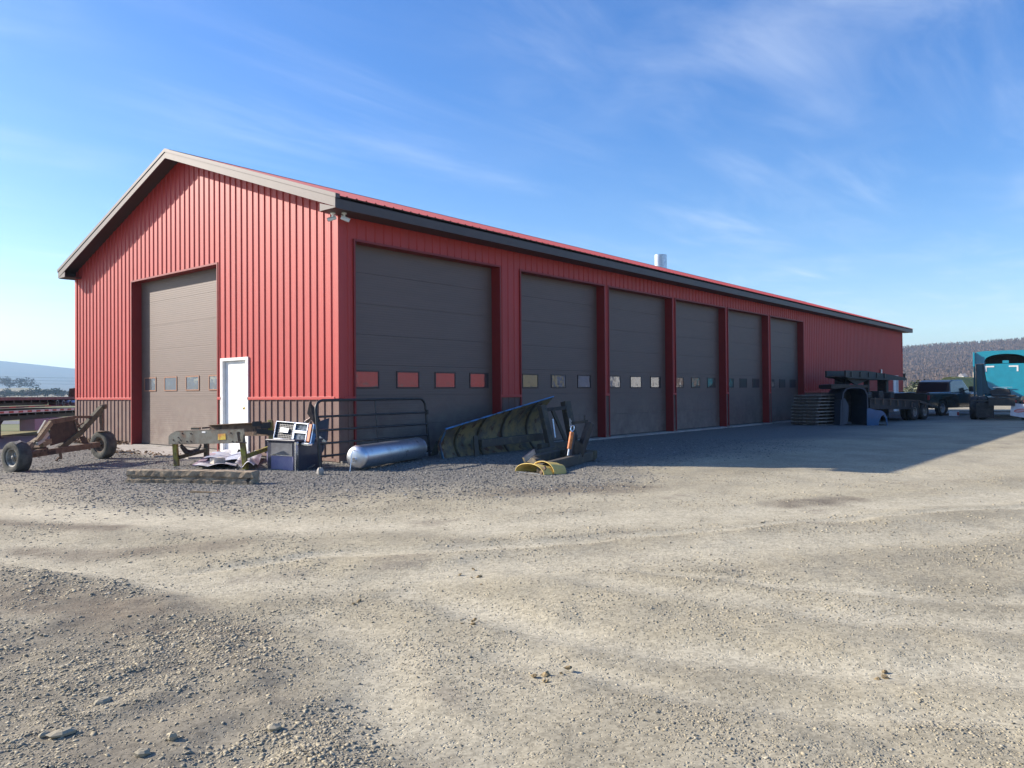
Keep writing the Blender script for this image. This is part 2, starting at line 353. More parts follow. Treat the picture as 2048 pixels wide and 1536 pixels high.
def height(X, Y):
    dust, blue, coarse, ridge, _ = masks(X, Y)
    d = np.hypot(X-CAM.x, Y-CAM.y); fade = np.clip(1-(d-14)/20, 0, 1)
    h = (fbm(X*.22, Y*.22, 3, 3)-.5)*.07*fade
    h = h - .028*dust*fade + .014*ridge + .004*coarse
    h = h + (fbm(X*2.2, Y*2.2, 3, 9)-.5)*(.030+.012*coarse)*fade*(1-.7*dust)
    h = h + (fbm(X*7.0, Y*7.0, 2, 21)-.5)*(.012+.022*coarse)*np.clip(1-(d-6)/8, 0, 1)*(1-.6*dust)
    nb = np.clip((np.hypot(np.maximum(np.maximum(-X, X-42), 0), np.maximum(np.maximum(-Y, Y-12.4), 0)))/2.5, 0, 1)
    return GZ + h*nb
def axis(a, b, st, lim):
    c = list(np.arange(a, b+1e-6, st)); s = st
    lo = [a]; hi = [c[-1]]
    while lo[-1] > -lim: s *= 1.13; lo.append(lo[-1]-s)
    s = st
    while hi[-1] < lim: s *= 1.13; hi.append(hi[-1]+s)
    return np.array(lo[:0:-1]+c+hi[1:])
xs = axis(-10.5, 8.5, .05, 4500); ys = axis(-13.0, 3.5, .05, 4500)
X, Y = np.meshgrid(xs, ys, indexing='ij')
H = height(X, Y)
nx, ny = X.shape
me = bpy.data.meshes.new('ground')
co = np.stack([X, Y, H], -1).reshape(-1, 3).astype(np.float32)
ii, jj = np.meshgrid(np.arange(nx-1), np.arange(ny-1), indexing='ij')
q = np.stack([ii*ny+jj, (ii+1)*ny+jj, (ii+1)*ny+jj+1, ii*ny+jj+1], -1).reshape(-1, 4).astype(np.int32)
def quads(me, co, q):
    me.vertices.add(len(co)); me.vertices.foreach_set('co', co.ravel())
    me.loops.add(q.size); me.loops.foreach_set('vertex_index', q.ravel())
    me.polygons.add(len(q)); me.polygons.foreach_set('loop_start', np.arange(0, q.size, q.shape[1], dtype=np.int32))
    me.update(calc_edges=True)
quads(me, co, q)
dust, blue, coarse, ridge, _ = masks(X, Y)
DAMP = [(gp([(60, 1100), (250, 1107), (440, 1092)]), .22), (gp([(-60, 1195), (150, 1200), (300, 1222)]), .34), (gp([(290, 1262), (480, 1278)]), .14), (gp([(1000, 985), (1250, 975)]), .5), (gp([(1550, 1010), (1700, 1000)]), .25), (gp([(-100, 1045), (200, 1058)]), .2)]
damp = np.zeros(X.shape)
for pl, hw in DAMP: damp = np.maximum(damp, np.clip(1.4-polydist(X+(fbm(X*1.5, Y*1.5, 3, 61)-.5)*.5, Y+(fbm(X*1.5, Y*1.5, 3, 62)-.5)*.4, pl)/hw, 0, 1))
for nm, a in (('dust', dust), ('blue', blue), ('coarse', coarse), ('damp', damp)):
    at = me.attributes.new(nm, 'FLOAT', 'POINT'); at.data.foreach_set('value', a.ravel().astype(np.float32))
me.shade_smooth()
ground = bpy.data.objects.new('ground', me); COL.objects.link(ground); struct(ground)

def gravel_mat():
    m = bpy.data.materials.new('gravel_yard'); m.use_nodes = True; t = m.node_tree; p = t.nodes['Principled BSDF']
    p.inputs['Roughness'].default_value = .95; p.inputs['Specular IOR Level'].default_value = .2
    L = t.links.new
    g = t.nodes.new('ShaderNodeNewGeometry')
    def nz(s, d=6, r=.6):
        n = t.nodes.new('ShaderNodeTexNoise'); n.inputs['Scale'].default_value = s; n.inputs['Detail'].default_value = d; n.inputs['Roughness'].default_value = r
        L(g.outputs['Position'], n.inputs['Vector']); return n.outputs['Fac']
    def vor(s):
        n = t.nodes.new('ShaderNodeTexVoronoi'); n.inputs['Scale'].default_value = s; L(g.outputs['Position'], n.inputs['Vector']); return n
    def mr(v, a, b, c=0, d=1):
        n = t.nodes.new('ShaderNodeMapRange'); n.inputs['From Min'].default_value = a; n.inputs['From Max'].default_value = b
        n.inputs['To Min'].default_value = c; n.inputs['To Max'].default_value = d; L(v, n.inputs['Value']); return n.outputs[0]
    def mix(f, a, b):
        n = t.nodes.new('ShaderNodeMix'); n.data_type = 'RGBA'
        if isinstance(f, float): n.inputs['Factor'].default_value = f
        else: L(f, n.inputs['Factor'])
        for s_, v in (('A', a), ('B', b)):
            if isinstance(v, tuple): n.inputs[s_].default_value = (*v, 1)
            else: L(v, n.inputs[s_])
        return n.outputs['Result']
    def attr(nm):
        n = t.nodes.new('ShaderNodeAttribute'); n.attribute_name = nm; return n.outputs['Fac']
    def op(o, a, b):
        n = t.nodes.new('ShaderNodeMath'); n.operation = o
        for k, v in ((0, a), (1, b)):
            if isinstance(v, (int, float)): n.inputs[k].default_value = v
            else: L(v, n.inputs[k])
        n.use_clamp = True; return n.outputs[0]
    base = mix(mr(nz(.7), .38, .62), (.29, .256, .182), (.385, .342, .245))       # dusty limestone
    base = mix(mr(nz(.23, 4), .5, .68), base, (.42, .365, .245))                       # yellowish clay
    base = mix(op('MULTIPLY', attr('coarse'), mr(nz(1.5), .3, .6, .35, .95)), base, (.185, .162, .122))
    base = mix(attr('blue'), base, (.175, .167, .150))
    d = op('MULTIPLY', attr('dust'), mr(nz(2.2, 6), .30, .62, .35, .9))
    base = mix(d, base, (.50, .45, .33))
    base = mix(mr(nz(.9, 5), .60, .70, 0, .5), base, (.19, .16, .125))              # damp dirt
    base = mix(op('MULTIPLY', attr('damp'), mr(nz(3, 5), .3, .6, .35, .85)), base, (.165, .135, .098))
    v = vor(38); v2 = vor(95)
    grain = mix(.5, v.outputs['Color'], v2.outputs['Color'])
    sepc = t.nodes.new('ShaderNodeSeparateColor'); L(grain, sepc.inputs[0])
    val = mr(sepc.outputs[0], .15, .85, .74, 1.22)
    hs = t.nodes.new('ShaderNodeHueSaturation'); L(base, hs.inputs['Color']); L(val, hs.inputs['Value'])
    L(hs.outputs[0], p.inputs['Base Color'])
    h = op('ADD', op('MULTIPLY', v.outputs['Distance'], .8), op('MULTIPLY', v2.outputs['Distance'], .5))
    h2 = op('ADD', h, op('MULTIPLY', nz(14, 8, .7), .9))
    bn = t.nodes.new('ShaderNodeBump'); bn.inputs['Distance'].default_value = .035; bn.inputs['Strength'].default_value = .55
    bn.invert = False; L(h2, bn.inputs['Height']); L(bn.outputs[0], p.inputs['Normal'])
    return m
ground.data.materials.append(gravel_mat())

# loose stones, far too many to count
def stones(name, n, dmin, dmax, azs, smin, smax, mask, mt, label, power=1.0, zflat=.46):
    az = YAW + rng.uniform(-azs, azs, n*6); u = rng.random(n*6); d = dmin*(dmax/dmin)**(u**power)
    px = CAM.x+np.cos(az)*d; py = CAM.y+np.sin(az)*d
    keep = (mask(px, py) > rng.random(n*6)) & ~((px > -.05) & (py > -.1) & (px < 42)) & ~((px > -1.3) & (py > 3.0) & (py < 9.2) & (px < 0))
    px, py, d = px[keep][:n], py[keep][:n], d[keep][:n]; n = len(px)
    r = smin*(smax/smin)**(rng.random(n)**2.6) * np.clip(d/4.5, .8, 2.2)**.55
    base = np.array([(x, y, z) for z in (-1, 1) for (x, y) in ((-1, -1), (1, -1), (1, 1), (-1, 1))], float)
    P = base[None]*(1+rng.uniform(-.45, .35, (n, 8, 3)))
    P[:, 4:, :2] *= rng.uniform(.45, .95, (n, 1, 1)); sc = np.stack([rng.uniform(.7, 1.5, n), rng.uniform(.6, 1.1, n), rng.uniform(.4, 1.0, n)*zflat], -1)
    P *= sc[:, None]*r[:, None, None]*.5
    a = rng.uniform(0, 6.283, n); ca, sa = np.cos(a)[:, None], np.sin(a)[:, None]
    tx = rng.normal(0, .25, (n, 1)); P[..., 2] += P[..., 0]*tx
    x = P[..., 0]*ca-P[..., 1]*sa; y = P[..., 0]*sa+P[..., 1]*ca
    hz = height(px, py)
    co = np.stack([x+px[:, None], y+py[:, None], P[..., 2]+(hz+r*sc[:, 2]*.12)[:, None]], -1).reshape(-1, 3).astype(np.float32)
    fq = np.array([(3, 2, 1, 0), (4, 5, 6, 7), (0, 1, 5, 4), (1, 2, 6, 5), (2, 3, 7, 6), (3, 0, 4, 7)])
    q = (fq[None]+(np.arange(n)*8)[:, None, None]).reshape(-1, 4).astype(np.int32)
    me = bpy.data.meshes.new(name); quads(me, co, q); me.materials.append(mt)
    o = bpy.data.objects.new(name, me); COL.objects.link(o); o['kind'] = 'stuff'; o['label'] = label; o['category'] = 'gravel'
    return o
def stone_mat(name, a, b, c):
    m = bpy.data.materials.new(name); m.use_nodes = True; t = m.node_tree; p = t.nodes['Principled BSDF']
    p.inputs['Roughness'].default_value = .9; p.inputs['Specular IOR Level'].default_value = .25
    g = t.nodes.new('ShaderNodeNewGeometry'); cr = t.nodes.new('ShaderNodeValToRGB'); e = cr.color_ramp.elements
    e[0].color = (*a, 1); e[1].color = (*c, 1); k = e.new(.5); k.color = (*b, 1); k = e.new(.9); k.color = (b[0]*1.25, b[1]*1.22, b[2]*1.15, 1)
    t.links.new(g.outputs['Random Per Island'], cr.inputs[0]); t.links.new(cr.outputs[0], p.inputs['Base Color'])
    return m
m_st1 = stone_mat('loose_stone', (.22, .196, .145), (.325, .288, .21), (.44, .395, .30))
m_st2 = stone_mat('bluish_crushed_stone', (.09, .087, .082), (.175, .168, .155), (.33, .32, .30))
def mk_fine(x, y):
    du, bl, c, r, s = masks(x, y); p = np.clip((fbm(x*1.4, y*1.4, 4, 31)-.40)*5, .10, 1)
    return np.clip((1-.85*du)*(1-bl)*p, .02, 1)
def mk_coarse(x, y):
    du, bl, c, r, s = masks(x, y); p = np.clip((fbm(x*1.1, y*1.1, 4, 41)-.42)*6, .06, 1)
    return np.clip((c*.8+r)*p, 0, 1)
def mk_blue(x, y):
    du, bl, c, r, s = masks(x, y); return bl*(1-.8*du)
stones('gravel', 60000, 2.3, 15, R(40), .005, .018, mk_fine, m_st1, 'small loose grey stones strewn over the dusty yard')
stones('coarse_gravel', 26000, 2.2, 7.5, R(42), .006, .024, mk_coarse, m_st1, 'coarser loose stones heaped in the pushed-up arc of dirt')
stones('crushed_stone', 40000, 8, 22, R(38), .010, .026, mk_blue, m_st2, 'bluish crushed stone spread along the foot of the building')
# a few single rocks one can point at
def rock(px, py, s, label, mt=m_st1, flat=.6, ar=1.5):
    p = G(px, py); sc = s/2; mb = MB()
    n1, n2 = 7, 5
    vs_ = []; 
    for i in range(n2+1):
        th = math.pi*i/n2
        for k in range(n1):
            rr = sc*random.uniform(.78, 1.12); a = 2*math.pi*k/n1
            vs_.append(p+V((math.sin(th)*math.cos(a)*rr*ar, math.sin(th)*math.sin(a)*rr, math.cos(th)*rr*flat)))
    fs = [(i*n1+k, i*n1+(k+1) % n1, (i+1)*n1+(k+1) % n1, (i+1)*n1+k) for i in range(n2) for k in range(n1)]
    hz = float(height(np.array([p.x]), np.array([p.y]))[0])
    vs_ = [v+V((0, 0, hz-p.z+sc*flat*.55)) for v in vs_]
    o = mb.add(vs_, fs).build('rock', mt, loc=(p.x, p.y, hz)); o.rotation_euler[2] = 0
    return tag(o, label, 'rock')
rock(125, 1480, .07, 'largest flat rock lying in the coarse gravel', ar=1.7, flat=.45)
rock(90, 1482, .04, 'small rock beside the largest flat rock', ar=1.2)
rock(205, 1412, .05, 'flat rock with a dark shaded side in the coarse gravel', ar=1.7, flat=.5)
rock(287, 1522, .05, 'angular rock with a pale top among coarse stones', ar=1.2)
rock(548, 1468, .052, 'blocky rock near the edge of the coarse gravel', ar=1.2)
rock(345, 1492, .042, 'small pale rock standing up in the coarse gravel', ar=.9, flat=.9)
rock(640, 950, .15, 'pale pointed rock at the foot of the tube gate', m_conc, ar=.8, flat=1.1)
# clods of dry yellowish manure or dirt
m_clod = mat('dry_clod', (.34, .25, .13), .95, c2=(.2, .15, .08), sc=30, bump=.5)
def clods(px, py, n, spread, s, label):
    p = G(px, py); hz = float(height(np.array([p.x]), np.array([p.y]))[0]); t = thing('dirt_clod', label, 'dirt clod', (p.x, p.y, hz))
    for k in range(n):
        mb = MB(); c = V((p.x+random.gauss(0, spread), p.y+random.gauss(0, spread*.5), hz+s*.25)); r_ = s*random.uniform(.5, 1.1)
        mb.lathe([(r_*.3, -r_*.4), (r_*.8, -r_*.2), (r_*.9, .1*r_), (r_*.3, r_*.45)], c, V((random.gauss(0, .3), random.gauss(0, .3), 1)), 7)
        for v in mb.v: v += V((random.gauss(0, .15), random.gauss(0, .15), random.gauss(0, .1)))*r_
        mb.build('crumb', m_clod, t)
clods(712, 1203, 3, .03, .020, 'single dark dirt clod on the pale dusty ground')
clods(935, 1243, 4, .05, .020, 'brown dirt clod with crumbs on bare ground')
clods(960, 1150, 6, .16, .02, 'row of small brown dirt clods on the dusty track')
clods(1095, 1348, 7, .07, .022, 'straw coloured clump of dry dirt and stems')
clods(1755, 1343, 3, .05, .02, 'tan dirt clod on stony ground at the yard')
# flat stick
p, q_ = G(380, 986), G(448, 988)
tag(MB().hexa([p, p+V((.03, .0, 0)), p+V((.03, .0, .03)), p+V((0, 0, .03))], [q_, q_+V((.01, .01, 0)), q_+V((.01, .01, .02)), q_+V((0, 0, .02))]).build('wood_splinter', m_wood, loc=p), 'pale splinter of wood lying on the grey gravel', 'stick')

# ------------------------------------------------------------------ fields beyond the yard
m_grass = mat('winter_grass', (.10, .13, .035), .95, c2=(.17, .155, .06), sc=.25, lo=.35, hi=.65, bump=.5, bsc=8)
m_field = mat('dry_field', (.22, .18, .10), .95, c2=(.14, .15, .06), sc=.03, lo=.4, hi=.6, bump=.4, bsc=4)
m_asphalt = mat('asphalt', (.10, .10, .11), .9, c2=(.13, .13, .135), sc=2)
def sheet(name, pts, z, m): return struct(MB().add([(x, y, z) for x, y in pts], [tuple(range(len(pts)))]).build(name, m))
A = [G(-1500, 868), G(400, 868)]
e = (A[1]-A[0]).normalized(); nn = V((-e.y, e.x, 0)); nn = nn if nn.y > 0 else -nn
def strip(name, s0, s1, z, m, w0=-200, w1=None):
    w1 = w1 or (A[1]-A[0]).length+4
    o = A[0]; return sheet(name, [tuple((o+e*w0+nn*s0))[:2], tuple((o+e*w1+nn*s0))[:2], tuple((o+e*w1+nn*s1))[:2], tuple((o+e*w0+nn*s1))[:2]], z, m)
strip('verge', -1.0, 2.0, GZ+.012, mat('dry_verge_grass', (.25, .21, .10), .95, c2=(.16, .15, .06), sc=.8))
strip('grass', 1.6, 240, GZ+.022, m_grass)
strip('road', 8.0, 12.5, GZ+.032, m_asphalt)
strip('field', 240, 1600, GZ+.03, m_field, -1500, 2200)
sheet('field', [(75, -300), (1500, -300), (1500, 900), (75, 60)], GZ+.014, m_field)

# ------------------------------------------------------------------ hills
def sp(t): return t*t*t*(1.9-.9*t)
def hill(name, az0, az1, r0, r1, hfun, m, nz_amp, na=160, nr=26):
    vs_ = []
    for i in range(na+1):
        az = R(az0+(az1-az0)*i/na)
        for j in range(nr+1):
            t = j/nr; rr = r0+(r1-r0)*t; s = sp(t); x, y = CAM.x+math.cos(az)*rr, CAM.y+math.sin(az)*rr
            n = float(fbm(np.array([x/nz_amp[1]]), np.array([y/nz_amp[1]]), 4, 77)[0])-.5
            vs_.append((x, y, -2+hfun(math.degrees(az))*s+n*nz_amp[0]*s))
    fs = [(i*(nr+1)+j, (i+1)*(nr+1)+j, (i+1)*(nr+1)+j+1, i*(nr+1)+j+1) for i in range(na) for j in range(nr)]
    return struct(MB().add(vs_, fs).build(name, m, smooth=80))
m_farhill = mat('far_wooded_hill', (.085, .075, .055), .95, c2=(.055, .06, .045), sc=.006, lo=.4, hi=.6, obj=False)
m_hill = mat('bare_winter_woodland_floor', (.125, .092, .075), .95, c2=(.095, .075, .06), sc=.02, lo=.4, hi=.6)
def lerp(a, pts):
    for (x0, y0), (x1, y1) in zip(pts[:-1], pts[1:]):
        if x0 <= a <= x1: return y0+(y1-y0)*(a-x0)/(x1-x0)
    return pts[0][1] if a < pts[0][0] else pts[-1][1]
hill('hills', 40, 120, 900, 3300, lambda a: lerp(a, [(40, 45), (60, 80), (66, 93), (69.3, 104), (71.5, 119), (73.4, 131), (78, 136), (85, 134), (100, 110), (120, 80)]), m_farhill, (6, 260))
hill('hillside', -40, 38, 260, 1150, lambda a: lerp(a, [(-40, 58), (0, 63), (6.6, 63), (13.3, 58), (20, 53), (38, 38)]), m_hill, (9, 120))
hill('hills', 56, 100, 420, 800, lambda a: lerp(a, [(56, 5), (66, 6), (70, 8), (72.2, 11), (75, 9), (80, 6), (100, 6)]), mat('tan_stubble_rise', (.27, .22, .14), .95, c2=(.20, .18, .10), sc=.02), (.8, 60), 80, 10)

# the leafless wood on the hillside: one mass
def woods(name, az0, az1, r0, r1, n, hfun, hs, m, amp, label):
    az = np.radians(rng.uniform(az0, az1, n)); t = (rng.random(n)*(1-.2)+.2); rr = r0+(r1-r0)*t; s = sp(t)
    x = CAM.x+np.cos(az)*rr; y = CAM.y+np.sin(az)*rr
    hb = np.array([hfun(a) for a in np.degrees(az)]); z = -2+hb*s+(fbm(x/amp[1], y/amp[1], 4, 77)-.5)*amp[0]*s
    ht = rng.uniform(*hs, n); K = 7
    co = np.zeros((n, K, 4, 3))
    for k in range(K):
        a = rng.uniform(0, 6.283, n); w = ht*rng.uniform(.06, .16, n); zb = ht*rng.uniform(.05, .5, n); zt = np.minimum(zb+ht*rng.uniform(.3, .6, n), ht*1.02)
        ox = rng.normal(0, .16, n)*ht; oy = rng.normal(0, .16, n)*ht
        dx, dy = np.cos(a)*w, np.sin(a)*w
        co[:, k, 0] = np.stack([x+ox-dx*.5, y+oy-dy*.5, z+zb], -1); co[:, k, 1] = np.stack([x+ox+dx*.5, y+oy+dy*.5, z+zb+ht*.05], -1)
        co[:, k, 2] = np.stack([x+ox+dx*.35, y+oy+dy*.35, z+zt], -1); co[:, k, 3] = np.stack([x+ox-dx*.3, y+oy-dy*.3, z+zt*.95], -1)
    me = bpy.data.meshes.new(name); N_ = n*K*4
    quads(me, co.reshape(-1, 3).astype(np.float32), np.arange(N_, dtype=np.int32).reshape(-1, 4)); me.materials.append(m)
    o = bpy.data.objects.new(name, me); COL.objects.link(o); o['kind'] = 'stuff'; o['label'] = label; o['category'] = 'woods'
def twig_mat(name, a, b, c):
    m = stone_mat(name, a, b, c); return m
hf = lambda a: lerp(a, [(-40, 58), (0, 63), (6.6, 63), (13.3, 58), (20, 53), (38, 38)])
woods('woods', -12, 24, 260, 1150, 60000, hf, (2.6, 5.0), twig_mat('bare_twigs', (.115, .078, .058), (.135, .092, .068), (.11, .085, .055)), (9, 120), 'leafless brown woods covering the hillside behind the yard')

# ================================================================== THE BUILDING
L_, W_, ZH, ZW = 41.9, 12.4, 4.27, 1.19
bld = thing('pole_building', 'long red ribbed-metal workshop with brown overhead doors and low gable roof', 'building', (0, 0, 0))
PER = .2286
RIB = [(-.026, 0), (-.008, .021), (.008, .021), (.026, 0), (.0662, 0), (.0762, .0012), (.0862, 0), (.1424, 0), (.1524, .0012), (.1624, 0)]
def ribpts(a, b, per=PER):
    k0 = int(math.floor(a/per))-1; pts = []
    for k in range(k0, int(math.ceil(b/per))+2):
        for s, d in RIB: pts.append((k*per+s*per/PER, d))
    return pts
def rdepth(u, pts):
    for (a, d0), (b, d1) in zip(pts[:-1], pts[1:]):
        if a <= u <= b: return d0+(d1-d0)*(u-a)/max(b-a, 1e-9)
    return 0
def wall(name, m, u0, u1, zlo, zhi, opens, P3, extra=(), w=.9144):
    n = int(math.ceil((u1-u0)/w-1e-6))
    for k in range(n):
        a, b = u0+k*w, min(u0+(k+1)*w, u1); pts = ribpts(a, b)
        bp = {a, b} | {u for u, d in pts if a < u < b} | {u for o in opens for u in o[:2] if a < u < b} | {u for u in extra if a < u < b}
        bp = sorted(bp); mb = MB()
        for s, e_ in zip(bp[:-1], bp[1:]):
            if e_-s < 1e-6: continue
            mid = (s+e_)/2; iv = [(zlo, None)]
            cuts = sorted((o[2], o[3]) for o in opens if o[0] < mid < o[1]); z = zlo; segs = []
            for c0, c1_ in cuts:
                if c0 > z+1e-4: segs.append((z, c0))
                z = max(z, c1_)
            segs.append((z, None)); d0, d1 = rdepth(s, pts), rdepth(e_, pts)
            for z0, z1 in segs:
                t0, t1 = (zhi(s), zhi(e_)) if z1 is None else (z1, z1)
                if min(t0, t1) <= z0+.002: continue
                mb.add([P3(s, d0, z0), P3(e_, d1, z0), P3(e_, d1, t1), P3(s, d0, t0)], [(0, 1, 2, 3)])
        if mb.v: mb.build(name, m, bld)
PL = lambda u, d, z: (u, -d, z)           # long side faces -Y
PG = lambda u, d, z: (-d, u, z)           # gable faces -X
RY = 6.0; ZR = 4.93+.335*(RY+.5)      # the ridge
roofz = lambda y: 4.93+.335*(min(y, 2*RY-y)+.5)
gz_top = lambda y: roofz(y)-.07
LD = [(.375, 4.70, 4)] + [(5.48+3.95*k, 5.48+3.95*k+3.72, 3) for k in range(5)]
open_l = [(a, b, 0, ZH) for a, b, _ in LD] + [(39.75, 40.75, 0, 2.1)]
open_g = [(4.41, 8.735, 0, ZH), (3.16, 4.245, 0, 2.1)]
wall('siding_panel', m_red, 0, L_, 1.2, lambda u: 4.74, open_l, PL)
wall('siding_panel', m_red, 0, W_, 1.2, gz_top, open_g, PG, extra=(RY,))
wall('wainscot_panel', m_brn, 0, L_, .02, lambda u: 1.19, open_l, PL)
wall('wainscot_panel', m_brn, 0, W_, .02, lambda u: 1.19, open_g, PG)
# far gable and rear wall
MB().plate([(L_, 0, 0), (L_, W_, 0), (L_, W_, gz_top(W_)), (L_, RY, gz_top(RY)), (L_, 0, gz_top(0))], (-.03, 0, 0)).build('rear_gable_wall', m_red, bld)
MB().b(0, L_-.04, W_-.03, W_, .02, 4.9).build('rear_wall', m_red, bld)
MB().b(.02, L_-.02, .5, W_-.1, -.15, -.012).build('floor_slab', m_conc, bld)
MB().b(-.01, 25.3, -.10, .5, -.2, -.008).build('door_sill', m_conc, bld)
MB().b(-.02, .5, 3.0, 9.0, -.2, -.004).build('door_sill', m_conc, bld)
# trims
def segs(u0, u1, opens, zz):
    out_ = []; u = u0
    for a, b, c, d in sorted(opens):
        if c <= zz <= d:
            if a-u > .03: out_.append((u, a))
            u = b
    if u1-u > .03: out_.append((u, u1))
    return out_
for a, b in segs(.1, L_, open_l, ZW): MB().b(a-.0, b, -.036, -.002, 1.165, 1.225).build('wainscot_trim', m_red, bld, bevel=.004)
for a, b in segs(.1, W_-.1, open_g, ZW): MB().b(-.036, -.002, a, b, 1.165, 1.225).build('wainscot_trim', m_red, bld, bevel=.004)
for a, b in segs(.1, L_, open_l, .05): MB().b(a, b, -.03, -.002, -.02, .035).build('base_trim', m_brn, bld)
for a, b in segs(.1, W_-.1, open_g, .05): MB().b(-.03, -.002, a, b, -.02, .035).build('base_trim', m_brn, bld)
for (x0, x1, y0, y1) in ((-.026, .10, -.026, .10), (-.026, .10, W_-.10, W_+.026), (L_-.1, L_+.026, -.026, .1)):
    MB().b(x0, x1, y0, y1, 1.19, 4.80).build('corner_trim', m_red, bld, bevel=.004)
    MB().b(x0, x1, y0, y1, -.03, 1.187).build('corner_trim', m_brn, bld, bevel=.004)
# overhead doors
def overhead(a, b, nwin, T, winframe, pane, pitch, wmat):
    """T maps (u along wall, depth into building, z) to world"""
    def bx(mb, u0, u1, d0, d1, z0, z1):
        c = [T(u, d, z) for u, d, z in ((u0, d0, z0), (u1, d0, z0), (u1, d1, z0), (u0, d1, z0))]
        e_ = [T(u, d, z) for u, d, z in ((u0, d0, z1), (u1, d0, z1), (u1, d1, z1), (u0, d1, z1))]
        return mb.hexa(c, e_)
    dr = bx(MB(), a-.06, b+.06, .285, .32, 0, ZH+.08).build('overhead_door', m_black, bld)
    hs = (ZH+.04)/7
    for k in range(7):
        bx(MB(), a-.02, b+.02, .232, .280, .012+k*hs, .012+(k+1)*hs-.003).build('door_section', wmat, dr, bevel=.002)
    bx(MB(), a, b, .222, .285, -.006, .020).build('bottom_seal', m_black, dr)
    c = (a+b)/2
    for k in range(nwin):
        u = c+(k-(nwin-1)/2)*pitch; z0, z1 = 1.385, 1.745; hw = .325; f = .028
        fr = MB()
        bx(fr, u-hw, u+hw, .218, .234, z0, z0+f); bx(fr, u-hw, u+hw, .218, .234, z1-f, z1)
        bx(fr, u-hw, u-hw+f, .218, .234, z0+f, z1-f); bx(fr, u+hw-f, u+hw, .218, .234, z0+f, z1-f)
        w_ = fr.build('window_frame', winframe, dr)
        bx(MB(), u-hw+f, u+hw-f, .226, .234, z0+f, z1-f).build('pane', pane, dr)
    # red metal jambs and head lining the recess
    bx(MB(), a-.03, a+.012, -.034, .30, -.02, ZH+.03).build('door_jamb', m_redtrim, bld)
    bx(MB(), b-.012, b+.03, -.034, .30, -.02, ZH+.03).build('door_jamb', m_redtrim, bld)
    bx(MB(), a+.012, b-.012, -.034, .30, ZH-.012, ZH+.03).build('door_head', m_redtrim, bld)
    return dr
for i, (a, b, n) in enumerate(LD):
    overhead(a, b, n, lambda u, d, z: (u, d, z), m_winframe_d, m_pane, 1.12 if n == 4 else 1.2, m_door)
overhead(4.41, 8.735, 4, lambda u, d, z: (d, u, z), m_winframe, m_pane_g, 1.10, m_door)
# white walk door in the gable, another far down the long side
def walkdoor(T, a, b, knob_u):
    def bx(mb, u0, u1, d0, d1, z0, z1):
        return mb.hexa([T(u, d, z0) for u, d in ((u0, d0), (u1, d0), (u1, d1), (u0, d1))], [T(u, d, z1) for u, d in ((u0, d0), (u1, d0), (u1, d1), (u0, d1))])
    dr = bx(MB(), a+.075, b-.075, .035, .075, .02, 2.03).build('walk_door', m_white, bld, bevel=.003)
    bx(MB(), a-.03, a+.07, -.036, .10, 0, 2.10).build('door_frame', m_white, dr); bx(MB(), b-.07, b+.03, -.036, .10, 0, 2.10).build('door_frame', m_white, dr)
    bx(MB(), a+.07, b-.07, -.036, .10, 2.035, 2.10).build('door_frame', m_white, dr); bx(MB(), a, b, -.03, .10, -.02, .018).build('threshold', m_galv, dr)
    o = T(knob_u, .035, .98); ax = V(T(0, -1, 0))-V(T(0, 0, 0))
    MB().lathe([(.012, 0), (.012, .03), (.028, .04), (.03, .06), (.018, .072)], o, ax, 12).build('door_knob', m_brass, dr, smooth=50)
    MB().lathe([(.028, 0), (.028, .012), (.012, .02)], T(knob_u, .035, 1.16), ax, 12).build('deadbolt', m_brass, dr, smooth=50)
walkdoor(lambda u, d, z: (d, u, z), 3.16, 4.245, 3.32)
walkdoor(lambda u, d, z: (u, d, z), 39.75, 40.75, 39.95)
# small conduit on the long wall
c_ = PY(1762, 735, -.06)
MB().path([(c_.x, -.07, .3), (c_.x, -.07, 2.4)], .05, 10).build('wall_pipe', m_galv, bld, smooth=50)
# roof
ROH = .42
deck = MB()
for side in (0, 1):
    ya, yb = (-.5, RY) if side == 0 else (2*RY+.5, RY)
    deck.plate([(-ROH, ya, roofz(-.5)-.012), (-ROH, yb, ZR-.012), (-ROH, yb, ZR-.062), (-ROH, ya, roofz(-.5)-.062)], (L_+2*ROH, 0, 0))
roof = deck.build('roof', m_soffit, bld)
nsh = 47; wsh = (L_+2*ROH+.02)/nsh; sper = wsh/4
def roofsheet(side):
    mb = MB(); pts = [(0, 0)] + [(k*sper+s*sper/PER, d) for k in range(4) for s, d in RIB if k*sper+s*sper/PER > 0] + [(wsh-.026, 0), (wsh-.008, .021), (wsh, .021)]
    pts = sorted(set(pts)); pts[0] = (0, .021)
    ya, yb = (-.535, RY) if side == 0 else (2*RY+.535, RY); za = 4.93-.335*.035; zb = ZR
    for (u0, d0), (u1, d1) in zip(pts[:-1], pts[1:]):
        mb.add([(u0, ya, za+d0), (u1, ya, za+d1), (u1, yb, zb+d1), (u0, yb, zb+d0)], [(0, 1, 2, 3)])
    return mb
for side in (0, 1):
    first = roofsheet(side).build('roof_sheet', m_roof, roof); first.location = (-ROH-.01, 0, 0)
    for k in range(1, nsh): link_copy(first, roof, (-ROH-.01+k*wsh, 0, 0))
cap = MB()
for s in (-1, 1): cap.plate([(-ROH-.02, RY, ZR+.032), (-ROH-.02, RY+s*.17, ZR+.032-.057), (-ROH-.02, RY+s*.17, ZR+.024-.057), (-ROH-.02, RY, ZR+.024)], (L_+2*ROH+.04, 0, 0))
cap.build('ridge_cap', m_fascia, roof)
